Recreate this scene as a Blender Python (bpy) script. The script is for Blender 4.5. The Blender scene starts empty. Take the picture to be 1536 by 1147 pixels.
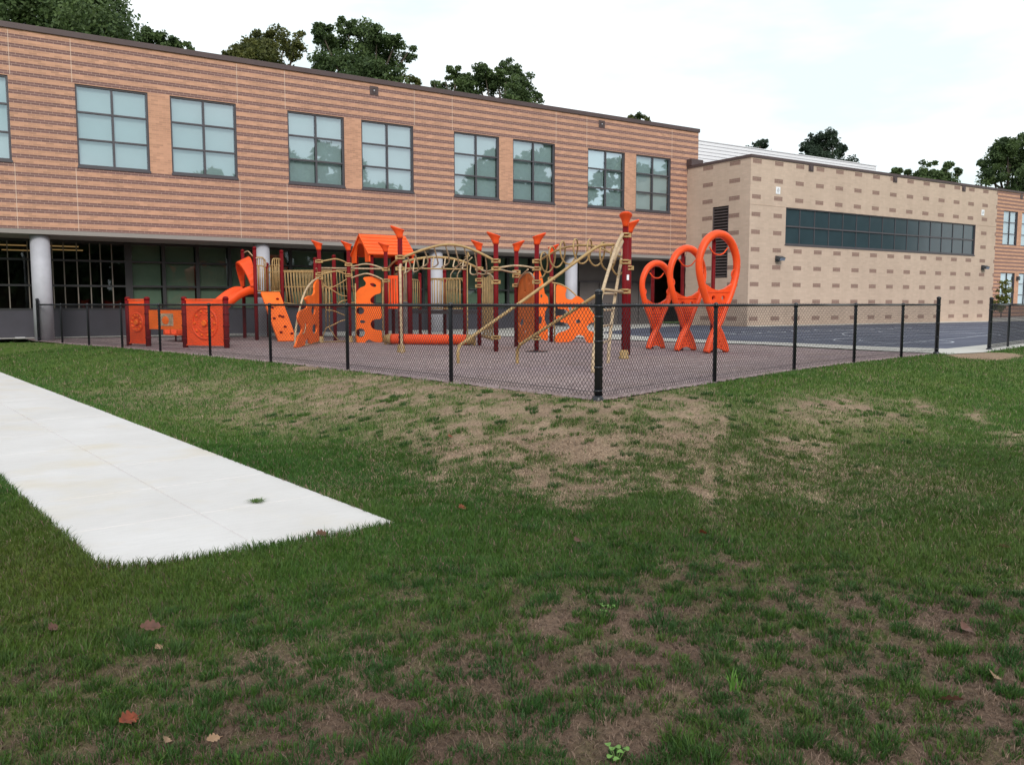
import bpy, bmesh, math, random
import numpy as np
from mathutils import Vector, Matrix
from mathutils.geometry import tessellate_polygon
random.seed(7); rng = np.random.default_rng(7)
SC = bpy.context.scene; COL = SC.collection

# ------------------------------------------------------------------ survey helpers (photo measurements -> metres)
F, CX, CY, EYE = 1265., 768., 573.5, 1.22
PITCH = math.atan((CY-456)/F)
PHI = math.atan((2740-CX)*math.cos(PITCH)/F)
HD = Vector((math.cos(PHI), math.sin(PHI), 0)); RT = Vector((math.sin(PHI), -math.cos(PHI), 0)); UP = Vector((0, 0, 1))
FW = HD*math.cos(PITCH)-UP*math.sin(PITCH); UC = HD*math.sin(PITCH)+UP*math.cos(PITCH)
CAM = Vector((0, 0, EYE))
def ray(x, y): return FW+RT*((x-CX)/F)-UC*((y-CY)/F)
def onz(x, y, z=0.): r = ray(x, y); return CAM+r*((z-EYE)/r.z)
def ony(x, y, Y): r = ray(x, y); return CAM+r*(Y/r.y)
def D3(x, y, d): r = ray(x, y); return CAM+r*(d/r.dot(HD))
def DG(x, d, z=0.): p = D3(x, 456, d); p.z = z; return p

# ------------------------------------------------------------------ object helpers
def meta(o, label=None, cat=None, group=None, kind=None):
    if label: o['label'] = label
    if cat: o['category'] = cat
    if group: o['group'] = group
    if kind: o['kind'] = kind
    return o
def empty(name, loc, label, cat, group=None):
    o = bpy.data.objects.new(name, None); o.empty_display_size = .2; COL.objects.link(o)
    o.location = loc; return meta(o, label, cat, group)
def wloc(o):
    v = Vector((0, 0, 0))
    while o is not None: v += Vector(o.location); o = o.parent
    return v
def link(name, me, mats, parent=None, loc=None):
    if not isinstance(mats, (list, tuple)): mats = [mats]
    for m in mats: me.materials.append(m)
    o = bpy.data.objects.new(name, me); COL.objects.link(o)
    base = wloc(parent) if parent else Vector((0, 0, 0))
    o.parent = parent
    l = Vector(loc) if loc is not None else base
    o.location = l-base
    me.transform(Matrix.Translation(-l))
    return o
def obj(name, bm, mats, parent=None, loc=None, smooth=False):
    bmesh.ops.recalc_face_normals(bm, faces=bm.faces)
    me = bpy.data.meshes.new(name); bm.to_mesh(me); bm.free()
    if smooth: me.polygons.foreach_set('use_smooth', [True]*len(me.polygons))
    return link(name, me, mats, parent, loc)
def npmesh(name, verts, faces_flat, nper, mats, parent=None, loc=None, attr=None, smooth=False):
    me = bpy.data.meshes.new(name); nv = len(verts); nf = len(faces_flat)//nper
    me.vertices.add(nv); me.vertices.foreach_set('co', np.asarray(verts, np.float32).ravel())
    me.loops.add(len(faces_flat)); me.loops.foreach_set('vertex_index', np.asarray(faces_flat, np.int32).ravel())
    me.polygons.add(nf); me.polygons.foreach_set('loop_start', np.arange(0, nf*nper, nper, dtype=np.int32))
    if smooth: me.polygons.foreach_set('use_smooth', np.ones(nf, bool))
    me.update(calc_edges=True)
    if attr is not None:
        for k, a in attr.items():
            at = me.attributes.new(k, 'FLOAT_COLOR', 'POINT')
            c = np.ones((nv, 4), np.float32); c[:, :3] = a; at.data.foreach_set('color', c.ravel())
    return link(name, me, mats, parent, loc)
def BM(): return bmesh.new()
def box(bm, a, b, mi=0, M=None, bevel=0):
    x0, y0, z0 = a; x1, y1, z1 = b
    vs = [bm.verts.new(p) for p in ((x0,y0,z0),(x1,y0,z0),(x1,y1,z0),(x0,y1,z0),(x0,y0,z1),(x1,y0,z1),(x1,y1,z1),(x0,y1,z1))]
    if M is not None:
        for v in vs: v.co = M @ v.co
    fs = [bm.faces.new([vs[i] for i in f]) for f in ((0,3,2,1),(4,5,6,7),(0,1,5,4),(1,2,6,5),(2,3,7,6),(3,0,4,7))]
    for f in fs: f.material_index = mi
    if bevel:
        es = list({e for f in fs for e in f.edges})
        bmesh.ops.bevel(bm, geom=es, offset=bevel, segments=2, affect='EDGES', profile=.6)
    return fs
def frame_at(o, u, w=UP):   # matrix with x along u, z along w
    u = Vector(u).normalized(); w = Vector(w).normalized(); v = w.cross(u).normalized(); w = u.cross(v)
    return Matrix.Translation(o) @ Matrix((u, v, w)).transposed().to_4x4()
def tube(bm, pts, r, n=8, caps=True, closed=False, flat=1.0, fdir=None):
    pts = [Vector(p) for p in pts]; N = len(pts)
    rs = r if isinstance(r, (list, tuple)) else [r]*N
    T = []
    for i in range(N):
        a = pts[(i-1) % N] if (closed or i) else pts[0]; b = pts[(i+1) % N] if (closed or i < N-1) else pts[-1]
        T.append((b-a).normalized())
    nrm = Vector(fdir) if fdir is not None else (Vector((0, 0, 1)) if abs(T[0].z) < .9 else Vector((1, 0, 0)))
    rings = []
    for i in range(N):
        nrm = (nrm-T[i]*nrm.dot(T[i]))
        if nrm.length < 1e-5: nrm = T[i].orthogonal()
        nrm.normalize(); b = T[i].cross(nrm)
        rings.append([bm.verts.new(pts[i]+nrm*(math.cos(2*math.pi*k/n)*rs[i]*flat)+b*(math.sin(2*math.pi*k/n)*rs[i])) for k in range(n)])
        if fdir is not None: nrm = Vector(fdir)
    M = N if closed else N-1
    for i in range(M):
        A, B = rings[i], rings[(i+1) % N]
        for k in range(n): f = bm.faces.new((A[k], A[(k+1) % n], B[(k+1) % n], B[k])); f.smooth = True
    if caps and not closed:
        bm.faces.new(rings[0][::-1]); bm.faces.new(rings[-1])
def smooth(pts, k=6, closed=False):
    P = [Vector(p) for p in pts]; n = len(P); out = []
    for i in range(n if closed else n-1):
        p1, p2 = P[i], P[(i+1) % n]
        p0 = P[(i-1) % n] if (closed or i) else p1*2-p2
        p3 = P[(i+2) % n] if (closed or i < n-2) else p2*2-p1
        for j in range(k):
            t = j/k
            out.append(.5*((2*p1)+(p2-p0)*t+(2*p0-5*p1+4*p2-p3)*t*t+(3*p1-p0-3*p2+p3)*t**3))
    if not closed: out.append(P[-1])
    return out
def cyl(bm, a, b, r, n=12): tube(bm, [a, b], r, n)
def plate(bm, M, outer, holes, th):   # outline (2D, in M's x-z plane) with holes, thickness along M's y
    loops = [outer]+holes
    flat = [Vector((p[0], p[1], 0)) for L in loops for p in L]
    tri = tessellate_polygon([[Vector((p[0], p[1], 0)) for p in L] for L in loops])
    F1 = [bm.verts.new(M @ Vector((p.x, -th/2, p.y))) for p in flat]
    F2 = [bm.verts.new(M @ Vector((p.x, th/2, p.y))) for p in flat]
    for t in tri:
        try: bm.faces.new([F1[i] for i in t]); bm.faces.new([F2[i] for i in t][::-1])
        except ValueError: pass
    o = 0
    for L in loops:
        n = len(L)
        for i in range(n):
            a, b = o+i, o+(i+1) % n
            bm.faces.new((F1[a], F1[b], F2[b], F2[a]))
        o += n
def blob(cx, cy, rx, ry, rot=0, n=16, wob=0.):
    return [(cx+math.cos(rot)*rx*math.cos(a)*(1+wob*math.sin(3*a+cx))-math.sin(rot)*ry*math.sin(a),
             cy+math.sin(rot)*rx*math.cos(a)*(1+wob*math.sin(3*a+cx))+math.cos(rot)*ry*math.sin(a)) for a in [2*math.pi*i/n for i in range(n)]]
def sm2(pts, k=4): return [(p.x, p.y) for p in smooth([(a, b, 0) for a, b in pts], k, True)]

# ------------------------------------------------------------------ materials
def mat(name):
    m = bpy.data.materials.new(name); m.use_nodes = True; nt = m.node_tree
    return m, nt, nt.nodes['Principled BSDF']
def nd(nt, t, **kw):
    n = nt.nodes.new(t)
    for k, v in kw.items():
        if k in n.inputs: n.inputs[k].default_value = v
        else: setattr(n, k, v)
    return n
def L(nt, a, b): nt.links.new(a, b)
def math_(nt, op, a, b=None, c=None):
    n = nt.nodes.new('ShaderNodeMath'); n.operation = op
    for i, v in enumerate((a, b, c)):
        if v is None: continue
        if isinstance(v, (int, float)): n.inputs[i].default_value = v
        else: L(nt, v, n.inputs[i])
    return n.outputs[0]
def mixc(nt, f, a, b, mode='MIX'):
    n = nt.nodes.new('ShaderNodeMix'); n.data_type = 'RGBA'; n.blend_type = mode
    for s, v in ((0, f), (6, a), (7, b)):
        if isinstance(v, (int, float)): n.inputs[s].default_value = v
        elif isinstance(v, tuple): n.inputs[s].default_value = (*v, 1) if len(v) == 3 else v
        else: L(nt, v, n.inputs[s])
    return n.outputs[2]
def pos(nt): return nt.nodes.new('ShaderNodeNewGeometry').outputs['Position']
def noise(nt, scale, detail=4, vec=None, rough=.55):
    n = nd(nt, 'ShaderNodeTexNoise'); n.inputs['Scale'].default_value = scale; n.inputs['Detail'].default_value = detail; n.inputs['Roughness'].default_value = rough
    L(nt, vec if vec is not None else pos(nt), n.inputs['Vector']); return n.outputs['Fac']
def ramp(nt, f, lo, hi):
    n = nt.nodes.new('ShaderNodeMapRange'); n.inputs[1].default_value = lo; n.inputs[2].default_value = hi
    L(nt, f, n.inputs[0]); return n.outputs[0]
def bump(nt, b, h, s, d=.01):
    n = nt.nodes.new('ShaderNodeBump'); n.inputs['Strength'].default_value = s; n.inputs['Distance'].default_value = d
    L(nt, h, n.inputs['Height']); L(nt, n.outputs[0], b.inputs['Normal'])
def simple(name, c, rough=.5, var=.12, sc=6, metal=0, bmp=0, spec=.5):
    m, nt, b = mat(name)
    f = noise(nt, sc, 5)
    L(nt, mixc(nt, ramp(nt, f, .3, .7), tuple(x*(1-var) for x in c), tuple(min(1, x*(1+var)) for x in c)), b.inputs['Base Color'])
    b.inputs['Roughness'].default_value = rough; b.inputs['Metallic'].default_value = metal; b.inputs['Specular IOR Level'].default_value = spec
    if bmp: bump(nt, b, noise(nt, sc*12, 3), bmp)
    return m
def wallcoord(nt):
    s = nt.nodes.new('ShaderNodeSeparateXYZ'); L(nt, pos(nt), s.inputs[0])
    u = math_(nt, 'ADD', s.outputs[0], s.outputs[1])
    c = nt.nodes.new('ShaderNodeCombineXYZ'); L(nt, u, c.inputs[0]); L(nt, s.outputs[2], c.inputs[1])
    return s, u, c.outputs[0]
def bricktex(nt, vec, w, h, mort, off=(0, 0, 0)):
    mp = nt.nodes.new('ShaderNodeMapping'); L(nt, vec, mp.inputs[0]); mp.inputs['Location'].default_value = off
    b = nt.nodes.new('ShaderNodeTexBrick'); L(nt, mp.outputs[0], b.inputs['Vector'])
    b.inputs['Scale'].default_value = 1; b.inputs['Brick Width'].default_value = w; b.inputs['Row Height'].default_value = h
    b.inputs['Mortar Size'].default_value = mort; b.inputs['Mortar Smooth'].default_value = .3; b.inputs['Bias'].default_value = 0
    b.inputs['Color1'].default_value = (.82, .82, .82, 1); b.inputs['Color2'].default_value = (1.16, 1.16, 1.16, 1); b.inputs['Mortar'].default_value = (1, 1, 1, 1)
    return b.outputs['Color'], b.outputs['Fac']
PER = .279; Z0 = 8.07
TAN = (.50, .278, .186); DRK = (.185, .098, .090); MORT = (.40, .27, .22)
def brick_mat(name, striped=True, joints=()):
    m, nt, b = mat(name); s, u, vec = wallcoord(nt)
    bc, bf = bricktex(nt, vec, .235, PER/4, .007, (0, -(Z0-PER*.25), 0))
    big = noise(nt, .7, 3); fine = noise(nt, 9, 2)
    tan = mixc(nt, ramp(nt, big, .3, .7), tuple(x*.92 for x in TAN), tuple(x*1.07 for x in TAN))
    mpw = nt.nodes.new('ShaderNodeMapping'); L(nt, vec, mpw.inputs[0]); mpw.inputs['Scale'].default_value = (1.6, .22, 1)
    wz = ramp(nt, noise(nt, 1.3, 5, mpw.outputs[0], .65), .3, .75)
    tan = mixc(nt, wz, mixc(nt, .5, tan, (1.10, 1.08, 1.06), 'MULTIPLY'), mixc(nt, 1., tan, (.88, .87, .88), 'MULTIPLY'))
    tan = mixc(nt, .9, tan, bc, 'MULTIPLY')
    tan = mixc(nt, bf, tan, (.57, .31, .20))
    if striped:
        drk = mixc(nt, .6, DRK, bc, 'MULTIPLY'); drk = mixc(nt, bf, drk, MORT)
        w = math_(nt, 'FRACT', math_(nt, 'ADD', math_(nt, 'DIVIDE', math_(nt, 'SUBTRACT', s.outputs[2], Z0), PER), 20.25))
        col = mixc(nt, math_(nt, 'LESS_THAN', w, .485), tan, drk)
    else: col = tan
    if joints:
        acc = None
        for jx in joints:
            k = math_(nt, 'LESS_THAN', math_(nt, 'ABSOLUTE', math_(nt, 'SUBTRACT', s.outputs[0], jx)), .012)
            acc = k if acc is None else math_(nt, 'MAXIMUM', acc, k)
        acc = math_(nt, 'MULTIPLY', acc, math_(nt, 'MAXIMUM', math_(nt, 'GREATER_THAN', s.outputs[2], 8.3), math_(nt, 'LESS_THAN', s.outputs[2], 5.6)))
        col = mixc(nt, math_(nt, 'MULTIPLY', acc, .7), col, (.62, .47, .38))
    L(nt, col, b.inputs['Base Color']); b.inputs['Roughness'].default_value = .85
    bump(nt, b, math_(nt, 'SUBTRACT', 1., bf), .3, .006)
    return m
WX = []   # upper windows of the long wing
for k in range(-1, 4):
    WX += [(3.27+6.935*k, 5.45+6.935*k), (6.15+6.935*k, 8.36+6.935*k)]
WX = [w for w in WX if w[0] > -5]
JX = [x for k in range(-1, 4) for x in (3.2+6.935*k, 8.42+6.935*k)]
M_STR = brick_mat('striped brick', True, JX); M_TAN = brick_mat('tan brick', False); M_STR2 = brick_mat('striped brick rear wing', True)
def gym_mat():
    m, nt, b = mat('cream block with dark brick patches'); s, u, vec = wallcoord(nt)
    bc, bf = bricktex(nt, vec, .30, .0995, .007, (0, .02, 0))
    big = noise(nt, .5, 3)
    base = mixc(nt, ramp(nt, big, .3, .7), (.515, .385, .305), (.575, .435, .345))
    mpw = nt.nodes.new('ShaderNodeMapping'); L(nt, vec, mpw.inputs[0]); mpw.inputs['Scale'].default_value = (1.4, .2, 1)
    wz = ramp(nt, noise(nt, 1.1, 5, mpw.outputs[0], .65), .35, .8)
    base = mixc(nt, wz, base, mixc(nt, 1., base, (.86, .85, .84), 'MULTIPLY'))
    base = mixc(nt, .3, base, bc, 'MULTIPLY'); base = mixc(nt, bf, base, (.50, .395, .32))
    drk = mixc(nt, .4, (.25, .155, .125), bc, 'MULTIPLY'); drk = mixc(nt, bf, drk, (.36, .26, .21))
    def near(v, c, p, hw):
        w = math_(nt, 'SUBTRACT', math_(nt, 'FRACT', math_(nt, 'ADD', math_(nt, 'DIVIDE', math_(nt, 'SUBTRACT', v, c), p), 40.5)), .5)
        return math_(nt, 'LESS_THAN', math_(nt, 'ABSOLUTE', w), hw/p)
    row = near(s.outputs[2], 7.71, .797, .0995)
    g = nt.nodes.new('ShaderNodeNewGeometry'); sn = nt.nodes.new('ShaderNodeSeparateXYZ'); L(nt, g.outputs['True Normal'], sn.inputs[0])
    side = math_(nt, 'GREATER_THAN', math_(nt, 'ABSOLUTE', sn.outputs[0]), .5)
    cf = near(s.outputs[0], 30.68, 1.492, .295); cs = near(s.outputs[1], 27.9, 1.69, .33)
    colm = math_(nt, 'ADD', math_(nt, 'MULTIPLY', cs, side), math_(nt, 'MULTIPLY', cf, math_(nt, 'SUBTRACT', 1., side)))
    col = mixc(nt, math_(nt, 'MULTIPLY', row, colm), base, drk)
    L(nt, col, b.inputs['Base Color']); b.inputs['Roughness'].default_value = .85
    bump(nt, b, math_(nt, 'SUBTRACT', 1., bf), .25, .006)
    return m
M_GYM = gym_mat()
M_COP = simple('dark bronze coping', (.075, .048, .048), .55, .1, 2)
M_FRAME = simple('dark bronze window frame', (.07, .062, .072), .45, .1, 3)
M_SOF = simple('soffit panel', (.27, .245, .23), .8, .06, 1)
M_COLM = simple('painted concrete column', (.42, .415, .46), .6, .08, 3, bmp=.05)
M_KNEE = simple('charcoal knee wall', (.045, .042, .055), .6, .15, 2)
M_DARK = simple('dark interior', (.022, .020, .019), .9, .3, 1)
M_FLR = simple('interior floor', (.05, .045, .04), .5, .2, 1)
M_CONC = simple('concrete kerb', (.46, .44, .41), .85, .08, 1.2, bmp=.1)
M_ROOF = simple('flat roof membrane', (.25, .25, .25), .9, .1, .5)
M_WHITE = simple('white ribbed metal', (.74, .73, .76), .5, .03, .6)
M_RED = simple('orange red plastic', (.82, .080, .014), .45, .16, 2.2, spec=.3)
M_ORG = simple('bright orange plastic', (.90, .145, .012), .5, .12, 2.2, spec=.3)
M_ROOFO = simple('red orange roof plastic', (.84, .098, .012), .5, .12, 2.2, spec=.3)
M_MAR = simple('maroon powder coat', (.150, .005, .008), .55, .15, 4, spec=.12)
M_GOLD = simple('worn tan powder coat', (.38, .24, .095), .5, .22, 9)
M_PALE = simple('worn pale tan tube', (.46, .33, .205), .55, .3, 14)
M_GREYP = simple('grey textured plastic', (.22, .20, .20), .6, .3, 6)
M_BLK = simple('black vinyl coating', (.010, .011, .016), .38, .3, 5)
M_BLKW = simple('black vinyl wire', (.012, .013, .018), .4, .1, 5)
M_LAMP = simple('grey lamp housing', (.045, .05, .06), .4, .1, 5)
M_LENS = simple('lamp lens', (.20, .24, .32), .15, .05, 5)
M_SIGNW = simple('white sign board', (.82, .83, .86), .4, .03, 3)
M_SIGNG = simple('grey sign figure', (.42, .42, .45), .5, .03, 3)
M_PAINT = simple('white court paint', (.42, .44, .50), .7, .25, 3)
M_BARK = simple('bark', (.085, .065, .05), .95, .3, 3, bmp=.5)
M_PICT = simple('faded picture panel', (.42, .30, .20), .6, .4, 7)
M_SHADE = simple('sage roller shade', (.26, .33, .28), .9, .05, 1)
M_SHADEU = simple('upper sage roller shade', (.53, .59, .61), .9, .04, 1)
M_LOUV = simple('louvre metal', (.115, .09, .09), .5, .1, 2)
def glass(name, refl, tint, rc=(.9, .97, 1)):
    m, nt, b = mat(name); nt.nodes.remove(b); out = nt.nodes['Material Output']
    g = nd(nt, 'ShaderNodeBsdfGlossy'); g.inputs['Roughness'].default_value = .015; g.inputs['Color'].default_value = (*rc, 1)
    # very slight waviness of the pane
    bp = nt.nodes.new('ShaderNodeBump'); bp.inputs['Strength'].default_value = .03; bp.inputs['Distance'].default_value = .02
    L(nt, noise(nt, 1.2, 1), bp.inputs['Height']); L(nt, bp.outputs[0], g.inputs['Normal'])
    t = nd(nt, 'ShaderNodeBsdfTransparent'); t.inputs['Color'].default_value = (*tint, 1)
    fr = nt.nodes.new('ShaderNodeFresnel'); fr.inputs['IOR'].default_value = 1.5
    mx = nt.nodes.new('ShaderNodeMixShader')
    L(nt, math_(nt, 'MINIMUM', math_(nt, 'ADD', math_(nt, 'MULTIPLY', fr.outputs[0], 1.4), refl), .42), mx.inputs[0])
    L(nt, t.outputs[0], mx.inputs[1]); L(nt, g.outputs[0], mx.inputs[2]); L(nt, mx.outputs[0], out.inputs[0])
    return m
M_GLU = glass('coated upper glass', .20, (.78, .87, .86), (.80, .91, 1))
M_GLD = glass('dark ground floor glass', .0, (.62, .68, .62))
M_GLG = simple('opaque blue grey spandrel glass', (.035, .058, .07), .12, .10, 1.2, spec=.6)
M_EMIT, _nt, _b = mat('warm lit tube'); _b.inputs['Emission Color'].default_value = (1, .55, .22, 1); _b.inputs['Emission Strength'].default_value = .22
def mulch_mat():
    m, nt, b = mat('purple grey rubber mulch')
    v = nt.nodes.new('ShaderNodeTexVoronoi'); v.inputs['Scale'].default_value = 26; L(nt, pos(nt), v.inputs['Vector'])
    sp = nt.nodes.new('ShaderNodeSeparateXYZ'); L(nt, v.outputs['Color'], sp.inputs[0])
    c = mixc(nt, sp.outputs[0], (.16, .108, .108), (.44, .34, .335))
    c = mixc(nt, ramp(nt, noise(nt, .35, 4), .42, .66), c, mixc(nt, .3, c, (.16, .12, .16)))
    c = mixc(nt, math_(nt, 'MULTIPLY', ramp(nt, noise(nt, 1.4, 5), .50, .68), .5), c, (.23, .165, .14))
    L(nt, c, b.inputs['Base Color']); b.inputs['Roughness'].default_value = .95; b.inputs['Specular IOR Level'].default_value = .2
    bump(nt, b, v.outputs['Distance'], .8, .02); return m
M_MULCH = mulch_mat()
def court_mat():
    m, nt, b = mat('blue grey asphalt')
    c = mixc(nt, ramp(nt, noise(nt, .5, 5), .35, .65), (.060, .066, .100), (.095, .102, .145))
    c = mixc(nt, math_(nt, 'MULTIPLY', ramp(nt, noise(nt, 40, 2), .5, .8), .3), c, (.15, .15, .2))
    L(nt, c, b.inputs['Base Color']); b.inputs['Roughness'].default_value = .8; b.inputs['Specular IOR Level'].default_value = .25
    return m
M_COURT = court_mat()
def walk_mat():
    m, nt, b = mat('pale broom finished concrete')
    mp = nt.nodes.new('ShaderNodeMapping'); L(nt, pos(nt), mp.inputs[0]); mp.inputs['Scale'].default_value = (1, 14, 1); mp.inputs['Rotation'].default_value = (0, 0, .11)
    br = noise(nt, 5, 5, mp.outputs[0])
    c = mixc(nt, ramp(nt, noise(nt, .9, 5), .3, .7), (.535, .508, .500), (.605, .580, .580))
    c = mixc(nt, math_(nt, 'MULTIPLY', ramp(nt, noise(nt, 1.1, 4), .52, .72), .75), c, (.56, .50, .42))
    c = mixc(nt, math_(nt, 'MULTIPLY', ramp(nt, br, .45, .7), .25), c, (.38, .37, .37))
    c = mixc(nt, math_(nt, 'MULTIPLY', ramp(nt, noise(nt, 60, 3), .60, .72), .25), c, (.42, .40, .38))
    L(nt, c, b.inputs['Base Color']); b.inputs['Roughness'].default_value = .9; b.inputs['Specular IOR Level'].default_value = .2
    bump(nt, b, br, .25, .004); return m
M_WALK = walk_mat()
def attr_mat(name, trans=.0, rough=.6, fine=None, spec=.3):
    m, nt, b = mat(name); a = nt.nodes.new('ShaderNodeAttribute'); a.attribute_name = 'tint'
    c = a.outputs['Color']
    if fine:
        n1 = noise(nt, fine, 6, rough=.7)
        c = mixc(nt, 1., c, mixc(nt, ramp(nt, n1, .3, .7), (.5, .5, .5), (1.55, 1.5, 1.45)), 'MULTIPLY')
        bump(nt, b, n1, .9, .03)
    L(nt, c, b.inputs['Base Color']); b.inputs['Roughness'].default_value = rough; b.inputs['Specular IOR Level'].default_value = spec
    if trans:
        t = nt.nodes.new('ShaderNodeBsdfTranslucent'); L(nt, c, t.inputs['Color']); mx = nt.nodes.new('ShaderNodeMixShader'); mx.inputs[0].default_value = trans
        L(nt, b.outputs[0], mx.inputs[1]); L(nt, t.outputs[0], mx.inputs[2]); L(nt, mx.outputs[0], nt.nodes['Material Output'].inputs[0])
    return m
M_SOIL = attr_mat('thatch and soil', fine=38, rough=.95, spec=.1)
M_BLADE = attr_mat('grass blades', trans=.3, rough=.55, spec=.25)
M_LEAF = attr_mat('tree leaves', trans=.25, rough=.6, spec=.25)

# ------------------------------------------------------------------ numpy noise
_tab = rng.random((256, 256)).astype(np.float32)
def vnoise(x, y):
    xi = np.floor(x).astype(int); yi = np.floor(y).astype(int); fx = x-xi; fy = y-yi
    fx = fx*fx*(3-2*fx); fy = fy*fy*(3-2*fy); xi &= 255; yi &= 255; x1 = (xi+1) & 255; y1 = (yi+1) & 255
    return (_tab[xi, yi]*(1-fx)+_tab[x1, yi]*fx)*(1-fy)+(_tab[xi, y1]*(1-fx)+_tab[x1, y1]*fx)*fy
def fbm(x, y, s, o=4):
    v = 0; a = .5; t = 0
    for i in range(o): v = v+a*vnoise(x*s+17.3*i, y*s-9.1*i); t += a; a *= .5; s *= 2.1
    return v/t
def sst(a, b, x): t = np.clip((x-a)/(b-a), 0, 1); return t*t*(3-2*t)

# ------------------------------------------------------------------ site plan
FL = [ony(px, 456, Y) for px, Y in ((898,8.39),(676,11.62),(520,14.85),(404,17.85),(313,20.6),(238,23.3),(181,25.7),(131,27.9),(91,29.7),(56,31.1))]
FR = [ony(px, 456, Y) for px, Y in ((898,8.39),(1074,9.42),(1194,10.33),(1284,11.0),(1355,11.52),(1408,11.78))]
FG = [ony(px, 456, Y) for px, Y in ((1487,12.0),(1515,12.55),(1541,13.1),(1563,13.7))]
for Lq in (FL, FR, FG):
    for p in Lq: p.z = 0
RPOLY = [(p.x, p.y) for p in FL][::-1]+[(p.x, p.y) for p in FR[1:]]+[(21.3, 11.5)]+[(p.x, p.y-.1) for p in FG]+[(60, 21.), (110, 33), (110, 60), (-60, 60), (-60, 31.3), (1.4, 31.3)]
def polydist(x, y, poly):
    P = np.array(poly); Q = np.roll(P, -1, 0); d = np.full(x.shape, 1e9); ins = np.zeros(x.shape, bool)
    for (ax, ay), (bx, by) in zip(P, Q):
        ex, ey = bx-ax, by-ay; t = np.clip(((x-ax)*ex+(y-ay)*ey)/(ex*ex+ey*ey), 0, 1)
        d = np.minimum(d, np.hypot(x-ax-t*ex, y-ay-t*ey))
        if ay != by: ins ^= ((ay > y) != (by > y)) & (x < (bx-ax)*(y-ay)/(by-ay)+ax)
    return d, ins
def hin(x, y):   # paved side, climbs gently to the gym
    return np.maximum(.18*sst(17, 26.5, y)*sst(18.5, 24, x), .07*sst(28, 33, y))
def terr(x, y):
    x = np.asarray(x, float); y = np.asarray(y, float); d, ins = polydist(x, y, RPOLY)
    t = sst(.25, 3.7, d)
    z = -.38*t+(fbm(x, y, .55, 3)-.5)*.10*sst(.6, 2.5, d)+(fbm(x+40, y, 2.2, 2)-.5)*.03*sst(.2, .8, d)
    sw, si = polydist(x, y, SWP); z = np.where(si, -.43, z*sst(0, .5, sw)+(-.375)*(1-sst(0, .5, sw))*sst(.4,1.4,d)+z*(1-sst(0,.5,sw))*(1-sst(.4,1.4,d)))
    return np.where(ins, np.where(d > .12, -.12, -.03), z)
s1, s2 = onz(593, 783, -.375), onz(158, 846, -.375); s3 = onz(120, 822, -.375); s4 = onz(140, 839, -.375)
sdir = (onz(300, 670, -.375)-s1); sdir.normalize(); sdir = Vector((-.112, 1, 0)).normalized()
SWP = [(s1.x, s1.y), (s1.x+sdir.x*24, s1.y+sdir.y*24), (s1.x+sdir.x*24-2.02, s1.y+sdir.y*24), (onz(0, 718, -.375).x, onz(0, 718, -.375).y), (s3.x, s3.y)]+[(onz(a, b, -.375).x, onz(a, b, -.375).y) for a, b in ((131, 832), (142, 839), (156, 844), (175, 847), (215, 845), (300, 834), (430, 811), (520, 796))]
def Z(x, y): return float(terr(np.array([x]), np.array([y]))[0])

# vegetation cover: bare patches surveyed on the lawn (centre, radii, strength), kept as ellipses on the ground
PATCH = [(470,552,60,5,.7,0),(560,568,80,7,.7,0),(650,580,80,8,.7,0),(760,592,100,10,.75,0),(850,603,60,10,.7,0),(790,640,165,42,.85,-.12),(880,690,100,34,.85,-.25),(960,612,120,28,.6,-.1),(1040,650,60,60,.72,-.3),(1040,745,45,50,.6,-.36),(700,670,70,34,.6,-.2),(880,745,50,22,.4,-.3),
 (560,600,150,24,.55,-.12),(440,585,170,24,.5,-.1),(250,566,130,18,.42,-.1),(620,640,90,22,.3,-.2),(1290,600,90,20,.8,-.1),(1380,583,30,6,.7,-.05),(1200,612,70,18,.5,-.12),
 (1230,660,70,18,.55,-.22),(1150,690,90,25,.35,-.25),(1463,594,26,9,.7,-.08),(1520,628,30,12,.6,-.15),(1340,690,120,30,.3,-.25),(1250,740,120,40,.28,-.33),
 (1070,845,40,25,.5,-.38),(980,860,40,18,.4,-.38),(1180,900,40,18,.5,-.38),(1000,925,90,35,.45,-.38),(900,960,160,45,.4,-.38),(1350,950,120,40,.55,-.38),(1470,930,80,40,.5,-.38),
 (1100,1010,150,50,.42,-.38),(1400,1080,180,50,.45,-.38),(800,1010,120,40,.45,-.38),(850,1100,160,40,.5,-.38),(620,1060,100,40,.45,-.38),(400,1020,100,30,.4,-.38),
 (300,1075,120,35,.45,-.38),(540,1120,120,25,.5,-.38),(150,1020,60,25,.35,-.38),(60,1070,40,40,.35,-.38),(30,925,70,22,.55,-.38),(290,945,30,14,.45,-.38),(600,920,60,15,.3,-.38),(700,850,60,14,.15,-.38)]
PT = []
for px, py, rx, ry, s, z in PATCH:
    c, a, b = onz(px, py, z), onz(px+rx, py, z), onz(px, py+ry, z)
    PT.append((c.x, c.y, np.linalg.inv(np.array([[a.x-c.x, b.x-c.x], [a.y-c.y, b.y-c.y]])), s))
yl = onz(60, 850, -.38); yr = onz(1400, 720, -.3)
DIRT = onz(1478, 533, -.02)
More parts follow.
